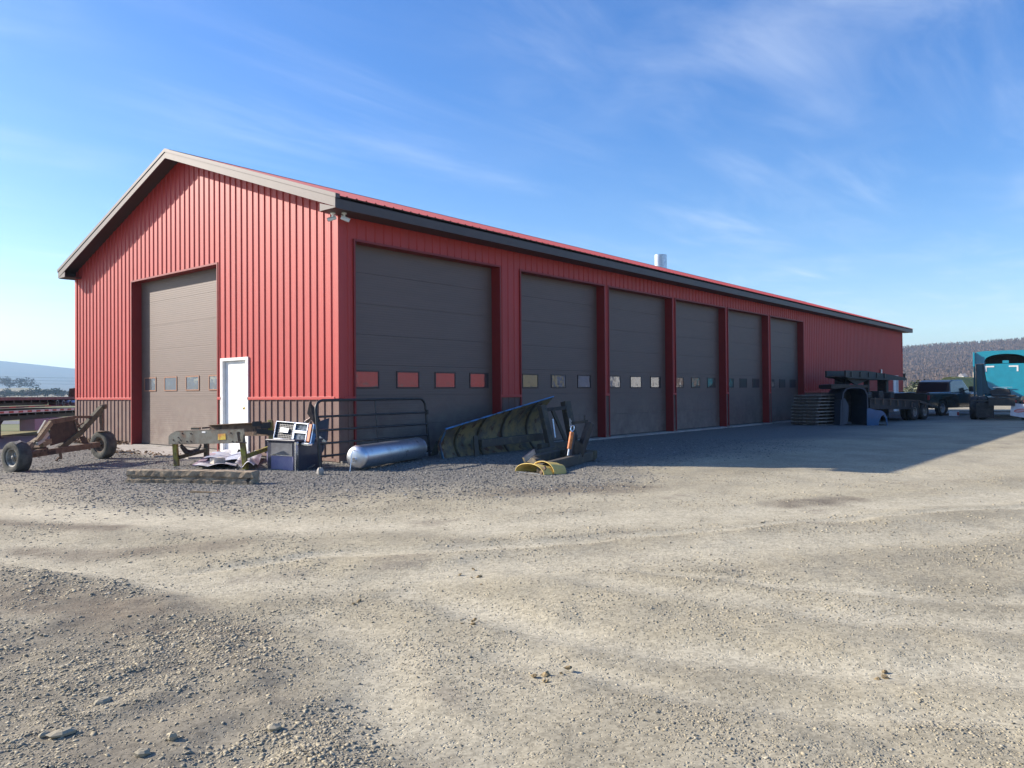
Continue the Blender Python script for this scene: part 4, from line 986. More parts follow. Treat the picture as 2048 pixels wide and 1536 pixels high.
# ---- small plow hitch frame with two rams, yellow shroud in front
q0, q1 = G(1088, 947), G(1196, 921)
hit = thing('plow_hitch_frame', 'flat steel plow hitch frame with black mast and two orange hydraulic rams', 'plow hitch', (q0+q1)/2)
he = (q1-q0); hl = he.length; he = he.normalized(); hn = V((-he.y, he.x, 0)); hn = hn if hn.dot(_fw) > 0 else -hn
K = lambda s, n_, h: q0+he*(hl*s)+hn*n_+Z*h
MB().bar(K(-.02, .05, .08), K(1.0, .10, .10), .12, .17).build('front_beam', m_plowframe, hit, bevel=.01)
MB().bar(K(.34, .70, .10), K(.98, .80, .12), .12, .15).build('rear_beam', m_plowframe, hit, bevel=.01)
MB().bar(K(.97, .02, .12), K(1.0, .9, .13), .16, .16).build('end_beam', m_olive, hit, bevel=.01)
MB().bar(K(.10, .10, .12), K(.36, .7, .15), .10, .10).build('diagonal_beam', m_plowframe, hit)
MB().plate([K(.03, .4, .24), K(.24, .45, .34), K(.26, .45, .26), K(.06, .4, .15)], hn*.03).build('guide_plate', m_galv, hit)
hd_ = 14.3
MB().bar(D(1158, 912, hd_+.05), D(1180, 846, hd_+.25), .12, .12).build('mast', m_black, hit, bevel=.01)
MB().bar(D(1140, 915, hd_-.05), D(1149, 868, hd_+.1), .10, .10).build('mast', m_black, hit, bevel=.01)
MB().bar(D(1146, 846, hd_+.2), D(1175, 842, hd_+.3), .05, .05).build('mast_head', m_black, hit)
MB().bar(D(1169, 842, hd_+.3), D(1169, 831, hd_+.3), .02, .02).build('pin', m_black, hit)
MB().plate([D(1128, 910, hd_), D(1165, 914, hd_), D(1168, 890, hd_), D(1150, 880, hd_), D(1134, 890, hd_)], fx*.05).build('mast_gusset', m_black, hit)
def ram(p, q, m):
    p, q = V(p), V(q); d_ = (q-p)
    r_ = MB().path([p+d_*.22, p+d_*.78], .038, 12).build('ram', m, hit, smooth=50)
    MB().path([p, p+d_*.24], .018, 8).build('ram_rod', m_galv, r_, smooth=50)
    MB().path([q-d_*.23+(fx*.0), q-d_*.12+_r2*.03, q-d_*.02+_r2*.02, q, q-d_*.02-_r2*.03, q-d_*.12-_r2*.035, q-d_*.22], .010, 6).build('ram_clevis', m_chrome, r_, smooth=50)
ram(D(1136, 911, 13.85), D(1146, 851, 13.95), m_orange); ram(D(1159, 905, hd_+.25), D(1177, 848, hd_+.4), m_orange)
for k in range(5):
    c = D(1140.5+(.6 if k % 2 else -.6), 852-k*3.2, 14.0); w_ = (_r2 if k % 2 else fx)
    MB().path([c+Z*.018, c+w_*.012+Z*.008, c+w_*.012-Z*.008, c-Z*.018, c-w_*.012-Z*.008, c-w_*.012+Z*.008], .005, 6, closed=True).build('chain_link', m_galv, hit)
# yellow shroud: two overlapping half hoods
yl = thing('yellow_shroud', 'yellow half-round metal shroud lying open side down on the gravel', 'shroud', G(1070, 946))
ya_, yb_ = G(1030, 944), G(1088, 951)
ye = (yb_-ya_).normalized(); yw = (yb_-ya_).length; yn = V((-ye.y, ye.x, 0)); yn = yn if yn.dot(_fw) > 0 else -yn
def hood(o_, w0, hgt, dep, sh):
    def fn(u, v):
        a_ = math.pi*u; k = 1-.18*v
        return o_+ye*(w0/2-w0/2*math.cos(a_)*k)+Z*(hgt*math.sin(a_)**.85*k-.005)+yn*(dep*v)+ye*sh*v
    return fn
MB().surf(hood(ya_, yw, .175, .26, .05), 18, 5, .008).build('hood', m_yel, yl, smooth=50)
MB().surf(hood(ya_+ye*.16+yn*.21, yw*.80, .205, .24, .05), 18, 5, .008).build('hood', m_yel, yl, smooth=50)
MB().surf(hood(ya_+ye*.40+yn*.34, yw*.40, .17, .18, .03), 12, 4, .008).build('cowl', m_yel, yl, smooth=50)
MB().bar(ya_+ye*.05+Z*.01, yb_-ye*.08+Z*.01, .02, .02).build('lip', m_galv, yl)
MB().bar(yb_-ye*.14+yn*.05+Z*.02, yb_-ye*.02+yn*.05+Z*.13, .03, .05).build('bracket', m_rust, yl)

# ---- pallets
pc = G(1612, 853); pe1 = (G(1684, 849)-pc); pe1.z = 0; pe1 = V((math.cos(R(-10)), math.sin(R(-10)), 0))
pz = R(-14); pbase = V((21.1, -1.75, GZ))
def pallet(first=None, loc=None, rz=0, label='', m=m_pallet):
    t = bpy.data.objects.new('pallet', None); COL.objects.link(t); t.empty_display_size = .2; t.location = loc; t.rotation_euler = (0, 0, rz)
    tag(t, label, 'pallet', 'pallets stacked by the last door')
    if first is not None:
        for ch in first.children: link_copy(ch, t)
        return t
    INV[t.name] = Matrix.Identity(4)
    for k in range(7):
        x = -.52+k*.1733; MB().b(x-.055, x+.055, -.60, .60, .108, .124).build('deck_board', m, t)
    for y in (-.57, 0, .57): MB().b(-.57, .57, y-.02, y+.02, .018, .106).build('stringer', m_palletdark, t)
    for x in (-.52, 0, .52): MB().b(x-.05, x+.05, -.60, .60, .0, .016).build('bottom_board', m, t)
    return t
PN = ['bottom', 'second', 'third', 'fourth', 'fifth', 'sixth', 'seventh', 'eighth', 'topmost']
f0 = None
for k in range(9):
    sh = V((.17, -.05, 0)) if k >= 6 else V((0, 0, 0))
    lb = 'grey wooden pallet, %s of the stack by the last overhead door' % (PN[k] if k in (0, 8) else PN[k]+' from the ground')
    t = pallet(f0, pbase+sh+V((random.gauss(0, .015), random.gauss(0, .015), .01+k*.126)), pz+R(90)+R(random.gauss(0, 1.0)), lb)
    f0 = f0 or t
# ---- truck hood with fender standing beside the pallets
hc = G(1708, 851); hd0 = V((hc.x, hc.y, GZ)); hde = 29.0
TH = lambda x, y, d=hde: D(x, y, d)
hood_ = thing('truck_hood', 'dark blue truck hood shell set on end, open side out, bright blue fender', 'truck hood', hd0)
hw0 = [(1683, 850), (1684, 800), (1686, 785), (1692, 777), (1702, 774), (1722, 774), (1731, 778), (1736, 788), (1737, 815), (1735, 851)]
lat = _r2.copy(); lat.z = 0; lat.normalize()
outer = [TH(*p) for p in hw0]
cc = sum(outer, V((0, 0, 0)))/len(outer)
ext = fx*1.35
mb = MB(); n_ = len(outer)
th_ = [(p-cc)*.90+cc for p in outer]
for i in range(n_-1):
    a0, a1 = outer[i], outer[i+1]; c0, c1__ = th_[i], th_[i+1]
    mb.add([a0, a1, a1+ext, a0+ext], [(0, 1, 2, 3)]); mb.add([c0, c1__, c1__+ext, c0+ext], [(3, 2, 1, 0)]); mb.add([a0, a1, c1__, c0], [(3, 2, 1, 0)])
mb.build('shell', mat('dull_blue_black_paint', (.03, .04, .06), .5, c2=(.05, .06, .08), sc=4), hood_, smooth=40)
MB().plate([p+ext*.98 for p in th_], fx*.02).build('firewall', m_black, hood_)
MB().plate([TH(1662, 776), TH(1663, 769), TH(1668, 768), TH(1737, 770), TH(1738, 776), TH(1700, 775), TH(1668, 778)], fx*1.2).build('top_lip', m_black, hood_, bevel=.01)
MB().plate([TH(1680, 852), TH(1682, 800), TH(1690, 797), TH(1698, 812), TH(1696, 846), TH(1688, 850)], fx*.5).build('left_flare', mat('blue_grey_paint', (.05, .065, .09), .5), hood_)
def fend(u, v):
    a_ = u
    ptsx = [(1734, 851), (1734, 818), (1738, 816), (1752, 820), (1763, 821), (1769, 825), (1774, 834), (1776, 851)]
    k = u*(len(ptsx)-1); i = min(int(k), len(ptsx)-2); f_ = k-i
    x = ptsx[i][0]*(1-f_)+ptsx[i+1][0]*f_; y = ptsx[i][1]*(1-f_)+ptsx[i+1][1]*f_
    return TH(x, y, hde-.25+.9*v)
mb = MB(); mb.surf(fend, 28, 3, .01)
mb.plate([TH(1734, 851, hde-.26), TH(1734, 818, hde-.26), TH(1738, 816, hde-.26), TH(1752, 820, hde-.26), TH(1763, 821, hde-.26), TH(1769, 825, hde-.26), TH(1774, 834, hde-.26), TH(1776, 851, hde-.26), TH(1774, 850, hde-.26), TH(1771, 836, hde-.26), TH(1767, 830, hde-.26), TH(1763, 832, hde-.26), TH(1758, 843, hde-.26), TH(1757, 852, hde-.26)], fx*.02)
mb.build('fender', m_bluefender, hood_, smooth=35)

# ---- raised flatbed deck on posts along the far end of the long side
gt = thing('raised_flatbed', 'dark raised flatbed deck on posts standing along the shaded wall past the pallets', 'flatbed', V((27, -1.2, GZ)))
tz = R(-1); tdir = V((math.cos(tz), math.sin(tz), 0)); tn_ = V((-tdir.y, tdir.x, 0)); to = V((22.9, -1.2, 0))
TT = lambda s, n_, h: to+tdir*s+tn_*n_+Z*h
def tbx(mb, s0, s1, n0, n1, h0, h1, h0b=None, h1b=None):
    h0b = h0 if h0b is None else h0b; h1b = h1 if h1b is None else h1b
    return mb.hexa([TT(s0, n0, h0), TT(s1, n0, h0b), TT(s1, n1, h0b), TT(s0, n1, h0)], [TT(s0, n0, h1), TT(s1, n0, h1b), TT(s1, n1, h1b), TT(s0, n1, h1)])
for n0 in (-1.10, -.35):
    MB().plate([TT(.4, n0, 1.80), TT(.8, n0, 1.75), TT(6, n0, 1.71), TT(9.4, n0, 1.72), TT(9.4, n0, 1.84), TT(6.3, n0, 1.98), TT(3, n0, 2.09), TT(.4, n0, 2.06)], tn_*.07).build('side_rail', m_blacksteel, gt)
for k in range(20):
    s_ = .45+k*.447; tbx(MB(), s_, s_+.42, -1.02, -.36, 1.80, 1.85).build('deck_plank', m_palletdark, gt)
for k in range(5): tbx(MB(), 1.0+k*1.15, 1.08+k*1.15, -1.14, -1.102, 1.80, 2.02).build('stake_pocket', m_black, gt)
for n0 in (-.9, -.5): MB().plate([TT(.8, n0, 1.79), TT(4.6, n0, 1.79), TT(2.4, n0, 1.48)], tn_*.10).build('truss', m_blacksteel, gt)
tbx(MB(), 1.9, 2.35, -.6, -.15, GZ, 1.79).build('post', m_black, gt); tbx(MB(), 6.7, 7.05, -.9, -.5, GZ, 1.79).build('post', m_blacksteel, gt); tbx(MB(), 5.0, 5.2, -.6, -.4, GZ, 1.79).build('post', m_blacksteel, gt)
tbx(MB(), 9.0, 9.1, -1.12, -1.04, 1.85, 2.05).build('end_stake', m_blacksteel, gt)
# ---- low trailer with double wheels before it
lt = thing('equipment_trailer', 'low dark equipment trailer with double wheels and sloping tail before the raised flatbed', 'trailer', V((26.5, -2.6, GZ)))
tz = R(-11.3); tdir = V((math.cos(tz), math.sin(tz), 0)); tn_ = V((-tdir.y, tdir.x, 0)); to = V((23.75, -3.17, 0))
tbx(MB(), -.2, 4.1, .0, 2.2, .50, .90, .42, .76).build('main_frame', m_blacksteel, lt)
tbx(MB(), -.2, 4.1, -.04, 2.24, .905, .95, .765, .81).build('deck', m_palletdark, lt)
tbx(MB(), 4.11, 5.9, -.04, 2.24, .70, .80, .42, .52).build('tail_ramp', m_palletdark, lt)
for k in range(9): tbx(MB(), .1+k*.64, .16+k*.64, -.07, -.042, .70-k*.035, .96-k*.045).build('stake_pocket', m_rust, lt)
for s_ in (3.7, 4.65):
    for n_ in (.22, 1.98):
        for o_ in (-.14, .14): wheel(lt, TT(s_, n_+o_, .36+GZ), -tn_ if n_ < 1 else tn_, .36, .22, m_rubber, m_rim, .56, n=24, hub=(o_*(n_-1) > 0))
tbx(MB(), -1.2, -.2, 1.0, 1.2, .50, .64).build('drawbar', m_blacksteel, lt); tbx(MB(), -.9, -.8, 1.25, 1.35, GZ, .75).build('jack_stand', m_black, lt)
for k in range(5): tbx(MB(), .6+k*.5, .95+k*.5, .5+.2*(k % 2), .9+.25*(k % 2), .94-k*.012, 1.10+.06*(k % 3)).build('scrap_block', m_blacksteel, lt, bevel=.02)
wp = thing('white_sign', 'narrow pointed white sheet standing on the low dark trailer', 'sheet', TT(.1, .5, .95))
MB().plate([TT(.02, .5, .94), TT(.55, .5, .93), TT(.06, .5, 1.42)], tn_*.03).build('sheet', m_white, wp); tbx(MB(), .05, .5, .48, .56, .935, .955).build('foot', m_galv, wp)

# ---- pickup truck
def pickup(label, loc, rz, paint):
    t = thing('pickup_truck', label, 'pickup', loc, rz); Mx = Matrix.Translation(V(loc)) @ Matrix.Rotation(rz, 4, 'Z')
    W2 = lambda x, y, z: Mx @ V((x, y, z))
    def pr(name, poly, y0, y1, m, parent=t, bevel=0, taper=0):
        mb = MB(); n = len(poly)
        a_ = [W2(x, y0+(taper*(z-.95) if z > .95 else 0)*(1 if y0 < 0 else -1), z) for x, z in poly]; c_ = [W2(x, y1+(taper*(z-.95) if z > .95 else 0)*(1 if y1 < 0 else -1), z) for x, z in poly]
        mb.v += a_+c_; mb.f += [tuple(reversed(range(n))), tuple(n+i for i in range(n))]+[(i, (i+1) % n, n+(i+1) % n, n+i) for i in range(n)]
        return mb.build(name, m, parent, bevel=bevel)
    # bed, cab, hood: x forward, 0 at the tail
    arch = lambda cx, r: [(cx+r*math.cos(a), .38+r*math.sin(a)) for a in np.linspace(math.pi, 0, 9)]
    pr('lower_body', [(.0, .52)] + arch(1.25, .46) + arch(4.6, .46) + [(5.55, .5), (5.6, .85), (5.5, 1.02), (4.15, 1.10), (3.9, 1.12), (.0, 1.12)], -.96, .96, paint, bevel=.03)
    pr('cab', [(2.05, 1.12), (2.2, 1.70), (2.5, 1.80), (3.45, 1.80), (4.15, 1.10)], -.93, .93, paint, bevel=.04, taper=.16)
    pr('bed_rail', [(.0, 1.122), (2.04, 1.122), (2.04, 1.18), (.0, 1.16)], -.965, -.86, m_chrome, bevel=.01); pr('bed_rail', [(.0, 1.122), (2.04, 1.122), (2.04, 1.18), (.0, 1.16)], .86, .965, m_chrome, bevel=.01)
    pr('bed_floor', [(.06, .70), (2.0, .70), (2.0, .74), (.06, .74)], -.8, .8, m_black)
    pr('tailgate', [(-.035, .58), (-.005, .58), (-.005, 1.13), (-.035, 1.13)], -.80, .80, paint, bevel=.01)
    pr('rear_window', [(2.06, 1.22), (2.185, 1.66), (2.17, 1.664), (2.045, 1.22)], -.70, .70, m_glass)
    for s in (-1, 1):
        y0, y1 = (-.925, -.90) if s < 0 else (.90, .925)
        pr('side_window', [(2.35, 1.2), (2.45, 1.68), (3.42, 1.70), (3.86, 1.2)], y0*1.005, y1*1.005, m_glass, taper=.16)
        pr('mirror', [(3.62, 1.18), (3.78, 1.18), (3.78, 1.46), (3.62, 1.46)], s*1.02, s*1.22, m_black, bevel=.02)
        pr('mirror_arm', [(3.66, 1.26), (3.74, 1.26), (3.74, 1.30), (3.66, 1.30)], s*.88, s*1.03, m_black)
        pr('tail_lamp', [(-.02, .80), (.05, .80), (.05, 1.02), (-.02, 1.02)], s*.88, s*.968, m_tape_r)
        pr('headlamp', [(5.52, .72), (5.62, .72), (5.60, .92), (5.52, .92)], s*.62, s*.93, m_lens)
        pr('door_handle', [(2.5, 1.02), (2.68, 1.02), (2.68, 1.06), (2.5, 1.06)], s*.955, s*.985, m_chrome)
        for x in (1.25, 4.6): wheel(t, W2(x, s*.84, .38), Mx.to_3x3() @ V((0, s, 0)), .38, .25, m_rubber, m_galv, .62)
    pr('rear_bumper', [(-.16, .46), (-.02, .46), (-.02, .60), (-.16, .60)], -.9, .9, m_chrome, bevel=.02)
    pr('windscreen', [(3.52, 1.74), (4.12, 1.16), (4.16, 1.16), (3.56, 1.75)], -.74, .74, m_glass)
    return t
pk = G(1868, 831); pk = CAM+(pk-CAM)*1.0
pickup('black pickup truck seen from behind beyond the dark trailer', (33.4, -2.35, GZ), R(-17), m_truckblack)
tw = D(1917, 800, 46.5)
pickup('white pickup truck parked beyond the dark one, mostly hidden by the teal truck', (tw.x, tw.y, GZ), R(-80), m_white)
p0 = G(1908, 832)
wb = thing('white_carton', 'small white carton with a red edge on the ground by the pickup', 'carton', p0)
MB().b(p0.x-.15, p0.x+.05, p0.y-.22, p0.y+.20, GZ+.0, GZ+.24).build('body', m_white, wb, bevel=.01); MB().b(p0.x-.16, p0.x-.151, p0.y-.25, p0.y-.16, GZ+.04, GZ+.20).build('red_panel', m_tape_r, wb)

# ---- teal tractor unit seen from behind
sc0 = D(2012, 772, 35.0); saz = R(5)
semi = thing('semi_tractor', 'teal semi tractor with sleeper cab seen from behind, white corner brackets', 'truck', V((sc0.x, sc0.y, GZ)), saz)
Ms = Matrix.Translation(V((sc0.x, sc0.y, GZ))) @ Matrix.Rotation(saz, 4, 'Z')
def sx(name, poly, y0, y1, m, parent=semi, bevel=0):    # polygon in x,z extruded across y
    mb = MB(); n = len(poly); mb.v += [Ms @ V((x, y0, z)) for x, z in poly]+[Ms @ V((x, y1, z)) for x, z in poly]
    mb.f += [tuple(reversed(range(n))), tuple(n+i for i in range(n))]+[(i, (i+1) % n, n+(i+1) % n, n+i) for i in range(n)]; return mb.build(name, m, parent, bevel=bevel)
def syz(name, poly, x0, x1, m, parent=semi, bevel=0, smooth=0):   # polygon in y,z extruded along x
    mb = MB(); n = len(poly); mb.v += [Ms @ V((x0, y, z)) for y, z in poly]+[Ms @ V((x1, y, z)) for y, z in poly]
    mb.f += [tuple(reversed(range(n))), tuple(n+i for i in range(n))]+[(i, (i+1) % n, n+(i+1) % n, n+i) for i in range(n)]; return mb.build(name, m, parent, bevel=bevel, smooth=smooth)
syz('sleeper', [(-1.16, 1.05), (1.16, 1.05), (1.16, 2.46), (-1.16, 2.46)], .06, 1.9, m_tealshade, bevel=.05)
syz('rear_panel', [(-1.1, .85), (-.45, .98), (.50, 1.22), (.70, 1.42), (.86, 2.45), (-1.1, 2.45)], -.02, .06, m_teal, bevel=.015)
syz('recess_panel', [(.90, 1.0), (1.13, 1.0), (1.13, 2.45), (.90, 2.45)], .0, .05, m_tealshade)
# roof fairing: hollow arch open to the rear
arc = [(1.22*math.copysign(abs(math.cos(a))**.4, math.cos(a)), 2.47+.58*math.sin(a)**.16) for a in np.linspace(0, math.pi, 19)]
inn = [(.82*math.cos(a), 2.475+.42*math.sin(a)**.6) for a in np.linspace(0, math.pi, 19)]
mb = MB()
for i in range(18):
    o0, o1, i0, i1 = arc[i], arc[i+1], inn[i], inn[i+1]
    A3 = lambda p, x, k=1: Ms @ V((x, p[0]*k, p[1]))
    mb.add([A3(o0, -.02), A3(o1, -.02), A3(i1, -.02), A3(i0, -.02)], [(0, 1, 2, 3)])
    mb.add([A3(o0, -.02), A3(o1, -.02), Ms @ V((2.3, o1[0], 2.47+(o1[1]-2.47)*.8)), Ms @ V((2.3, o0[0], 2.47+(o0[1]-2.47)*.8))], [(3, 2, 1, 0)])
    mb.add([A3(i0, -.02), A3(i1, -.02), A3(i1, 1.6), A3(i0, 1.6)], [(0, 1, 2, 3)])
mb.build('roof_fairing', m_teal, semi, smooth=40)
syz('fairing_back', inn, 1.58, 1.62, m_black); syz('roof_box', [(-.12, 2.47), (.12, 2.47), (.12, 2.60), (-.12, 2.60)], .0, .2, m_teal)
for s in (-1, 1):
    sx('side_extender', [(-.20, .98), (.3, .98), (.3, 3.0), (-.05, 3.02), (-.16, 2.97), (-.20, 2.3)], s*1.20, s*1.245, m_teal if s < 0 else m_tealshade, bevel=.01)
    sx('extender_edge', [(-.23, 2.35), (-.205, 2.35), (-.165, 2.98), (-.19, 2.99)], s*1.19, s*1.26, m_teal)
    sx('fuel_tank', [(1.2+.33*math.cos(a), .62+.33*math.sin(a)) for a in np.linspace(0, 2*math.pi, 17)[:-1]], s*.55, s*1.15, m_alu)
    sx('frame_channel', [(-3.6, .66), (2.6, .66), (2.6, .92), (-3.6, .92)], s*.38, s*.46, m_black)
    for x in (-1.0, -2.3):
        for o_ in (-.16, .16): wheel(semi, Ms @ V((x, s*.93+o_, .5)), Ms.to_3x3() @ V((0, s, 0)), .50, .27, m_rubber, m_rim, .56, n=26, hub=(o_*s > 0))
    wheel(semi, Ms @ V((4.6, s*1.0, .5)), Ms.to_3x3() @ V((0, s, 0)), .50, .28, m_rubber, m_rim, .56)
    # white corner brackets
    y0 = .80 if s > 0 else -.52; y1 = y0-.42*1 if s > 0 else y0-.0
yL, yR = .80, -.48
for y_, k in ((yL, -1), (yR, 1)):
    a0, a1 = sorted((y_, y_+k*.36)); syz('corner_bracket', [(a0, 2.30), (a1, 2.30), (a1, 2.365), (a0, 2.365)], -.032, -.022, m_tape_w)
    a0, a1 = sorted((y_, y_+k*.065)); syz('corner_bracket', [(a0, 2.10), (a1, 2.10), (a1, 2.298), (a0, 2.298)], -.032, -.022, m_tape_w)
syz('catwalk', [(-.5, .94), (1.15, .94), (1.15, .99), (-.5, .99)], -1.0, -.05, m_galv)
syz('air_gear', [(-.2, 1.0), (.55, 1.0), (.62, 1.22), (.3, 1.36), (-.15, 1.3)], -.35, -.05, m_black, bevel=.03)
syz('rear_rail', [(-.25, 1.38), (.5, 1.38), (.5, 1.40), (-.25, 1.40)], -.12, -.09, m_chrome)
syz('work_lamp', [(-.05, 1.28), (.05, 1.28), (.05, 1.36), (-.05, 1.36)], -.16, -.08, m_chrome, bevel=.01)
syz('fifth_wheel', [(-.45, .98), (.45, .98), (.45, 1.06), (-.45, 1.06)], -2.1, -1.2, m_blacksteel, bevel=.03)
syz('rear_crossmember', [(-.46, .62), (.46, .62), (.46, .94), (-.46, .94)], -3.62, -3.55, m_black)
sx('cab_body', [(1.92, .8), (3.6, .8), (3.6, 1.5), (5.5, 1.4), (5.9, 1.2), (5.9, .7), (4.0, .7), (4.0, 1.2), (3.6, 1.2), (3.5, 1.6), (3.1, 2.5), (1.92, 2.46)][:3]+[(5.5, 1.42), (5.85, 1.2), (5.85, .55), (5.2, .55), (5.1, 1.0), (4.1, 1.0), (4.0, .6), (1.92, .6)], -1.05, 1.05, m_teal, bevel=.05)
sx('cab_top', [(1.92, 1.5), (3.7, 1.5), (3.2, 2.46), (1.92, 2.46)], -1.05, 1.05, m_teal, bevel=.05)
mf = syz('mud_flap', [(-.92, .10), (-.28, .22), (-.33, .74), (-.97, .66)], -3.50, -3.485, m_mud)
syz('emblem', [(-.63+.22*math.cos(a)+.02*math.sin(a), .42+.075*math.sin(a)+.03*math.cos(a)*-1) for a in np.linspace(0, 2*math.pi, 25)[:-1]], -3.508, -3.502, m_redprint, parent=mf)
syz('emblem', [(-.63+.17*math.cos(a), .42+.042*math.sin(a)-.03*math.cos(a)) for a in np.linspace(0, 2*math.pi, 25)[:-1]], -3.514, -3.510, mat('pale_red_print', (.62, .36, .36), .6), parent=mf)
syz('mud_flap', [(.28, .12), (.92, .12), (.92, .74), (.28, .74)], -3.50, -3.485, m_rubber)
for y_ in (-.85, -.42): syz('tail_lamp', [(y_-.09, .76), (y_+.09, .76), (y_+.09, .84), (y_-.09, .84)], -3.55, -3.48, m_tape_r)
syz('tail_bar', [(-1.1, .80), (1.1, .80), (1.1, .86), (-1.1, .86)], -3.48, -3.42, m_black)

# ---- flatbed trailers parked behind the left corner, one carried on the other
fa, fb = D(0, 826, 24.0), D(152, 822, 29.6); fdir = (fb-fa); fdir.z = 0; fdir.normalize(); faz = math.atan2(fdir.y, fdir.x)
fn_ = V((-fdir.y, fdir.x, 0)); fn_ = fn_ if fn_.dot(fa-CAM) > 0 else -fn_
def flatbed(label, s0, s1, z0, load=False, tape=True, phase=0.0):
    o_ = V((fa.x, fa.y, GZ)); t = thing('flatbed_trailer', label, 'trailer', o_)
    FF = lambda s, n_, h: o_+fdir*s+fn_*n_+Z*(h-GZ)
    def fb_(name, a_, b__, n0, n1, h0, h1, m, parent=t, bevel=0):
        return MB().hexa([FF(a_, n0, h0), FF(b__, n0, h0), FF(b__, n1, h0), FF(a_, n1, h0)], [FF(a_, n0, h1), FF(b__, n0, h1), FF(b__, n1, h1), FF(a_, n1, h1)]).build(name, m, parent, bevel=bevel)
    near = fb_('side_rail', s0, s1, 0, .07, z0-.045, z0+.05, m_deckrail if load else m_galv); fb_('side_rail', s0, s1, 2.43, 2.5, z0-.06, z0+.06, m_deckrail)
    if tape:
        s = s0+phase; k = 0
        while s < s1-.3:
            fb_('reflector_strip', s, s+.28, -.006, -.002, z0-.03, z0+.035, m_tape_r if k % 2 == 0 else m_tape_w, near); s += .30 if k % 2 == 0 else .32; k += 1
    fb_('deck', s0, s1, .072, 2.428, z0+.01, z0+.05, m_palletdark)
    for n_ in (.7, 1.7): fb_('main_beam', s0+.2, s1-.2, n_, n_+.12, z0-(.16 if load else .30), z0-.01, m_black)
    x = s0+.4
    while x < s1-.3:
        fb_('cross_member', x, x+.08, .08, 2.42, z0-.13, z0-.02, m_black); x += .6
    return t, FF, fb_
ft, FF, fb_ = flatbed('flatbed trailer on landing legs behind the left corner, red and white tape', -7.5, 7.0, .78)
fb_('apron_skirt', -4.0, 6.8, .35, .40, .50, .71, m_black)
sl = .6
for n_ in (.30, 2.0):
    fb_('landing_leg', sl-.09, sl+.09, n_, n_+.18, 0.02+GZ, .66, m_blacksteel); fb_('leg_foot', sl-.16, sl+.16, n_-.06, n_+.24, GZ, .02+GZ, m_blacksteel)
MB().bar(FF(sl+.08, .4, .28), FF(sl+.85, .6, .52), .05, .05).build('leg_brace', m_blacksteel, ft)
sb_ = 2.55
fb_('side_box', sb_, sb_+2.3, .10, .60, .10, .50, m_lightgrey, bevel=.02)
for x in (-7.0, -5.8):
    for n_ in (.3, 2.2): wheel(ft, FF(x, n_, .46), -fn_, .5, .5, m_rubber, m_rim, .55)
ft2, FF2, fb2 = flatbed('faded second flatbed trailer carried upside on top of the lower one', -7.2, 6.8, 1.20, load=True, tape=False)
fb2('lower_rail', -7.2, 6.8, .02, .09, .91, .96, m_deckrail)
lr = ft2.children[-1]
for k, s in enumerate((-3.6, -2.2, -.8, .6, 1.9, 3.1)): fb2('reflector_strip', s, s+.42, .010, .016, .915, .955, m_tape_r, lr)
fb2('frame_skirt', -7.0, 4.0, .30, .36, .97, 1.13, m_black)
for k in range(4): 
    c = D(114+k*12.5, 806, 28.1+k*.35); MB().lathe([(.11, -.25), (.11, .02), (.09, .02), (.09, -.15)], c, -fn_, 14, close=False).build('roller', m_galv, ft2, smooth=40)
tag(MB().plate([D(142, 795, 29.5), D(144, 777, 29.5), D(151, 776, 29.7), D(152, 796, 29.7)], fn_*.10).build('headboard_post', m_rustdark, loc=D(147, 796, 29.6)), 'short dark post standing on the upper flatbed trailer', 'post')

# ================================================================== UNSEEN TRAILERS (added to colour the reflections in the door panes)
def added_van_trailer(label, x0, x1, y, m):
    t = thing('added_van_trailer', label, 'trailer', ((x0+x1)/2, y, GZ), 0, None)
    MB().b(x0, x1, y-2.5, y, 1.1, 3.95).build('box_body', m, t, bevel=.03)
    MB().b(x0, x1, y-.02, y+.03, 1.02, 1.14).build('bottom_rail', m_galv, t); MB().b(x0, x1, y-.02, y+.03, 3.9, 4.0).build('top_rail', m_galv, t)
    k = x0+1.2
    while k < x1-.6:
        MB().b(k-.02, k+.02, y+.001, y+.014, 1.14, 3.9).build('side_post', m_galv if m is not m_vred else m_vred, t); k += 1.22
    for x in (x1-1.2, x1-2.5):
        for yy in (y-.25, y-2.2): wheel(t, (x, yy, .46), (0, 1 if yy > y-1 else -1, 0), .5, .5, m_rubber, m_galv, .55, n=20)
    for yy in (y-.5, y-2.1): MB().b(x0+2.6, x0+2.75, yy-.08, yy+.08, GZ, 1.1).build('landing_leg', m_black, t)
m_vred = mat('red_trailer_paint', (.36, .06, .055), .5, c2=(.30, .08, .07), sc=.6); m_vblue = mat('blue_trailer_paint', (.10, .13, .24), .5); m_volive = mat('olive_trailer_paint', (.22, .21, .13), .6)
m_vwhite = mat('white_trailer_paint', (.78, .78, .76), .5); m_vtan = mat('tan_trailer_paint', (.22, .18, .13), .6, c2=(.20, .12, .09), sc=.9, lo=.45, hi=.52)
added_van_trailer('unseen red box trailer added across the yard, mirrored in the widest door', 19.8, 34.2, -25, m_vred)
added_van_trailer('unseen olive box trailer added behind the red one for the pane reflections', 35.4, 41.6, -25.4, m_volive)
added_van_trailer('unseen blue box trailer added beside the olive one for the pane reflections', 42.2, 48.6, -25, m_vblue)
added_van_trailer('unseen white box trailer added past the blue one for the pane reflections', 50.2, 60.0, -25, m_vwhite)
added_van_trailer('unseen tan and rust coloured box trailer added for the pane reflections', 61.5, 74.0, -25.3, m_vtan)

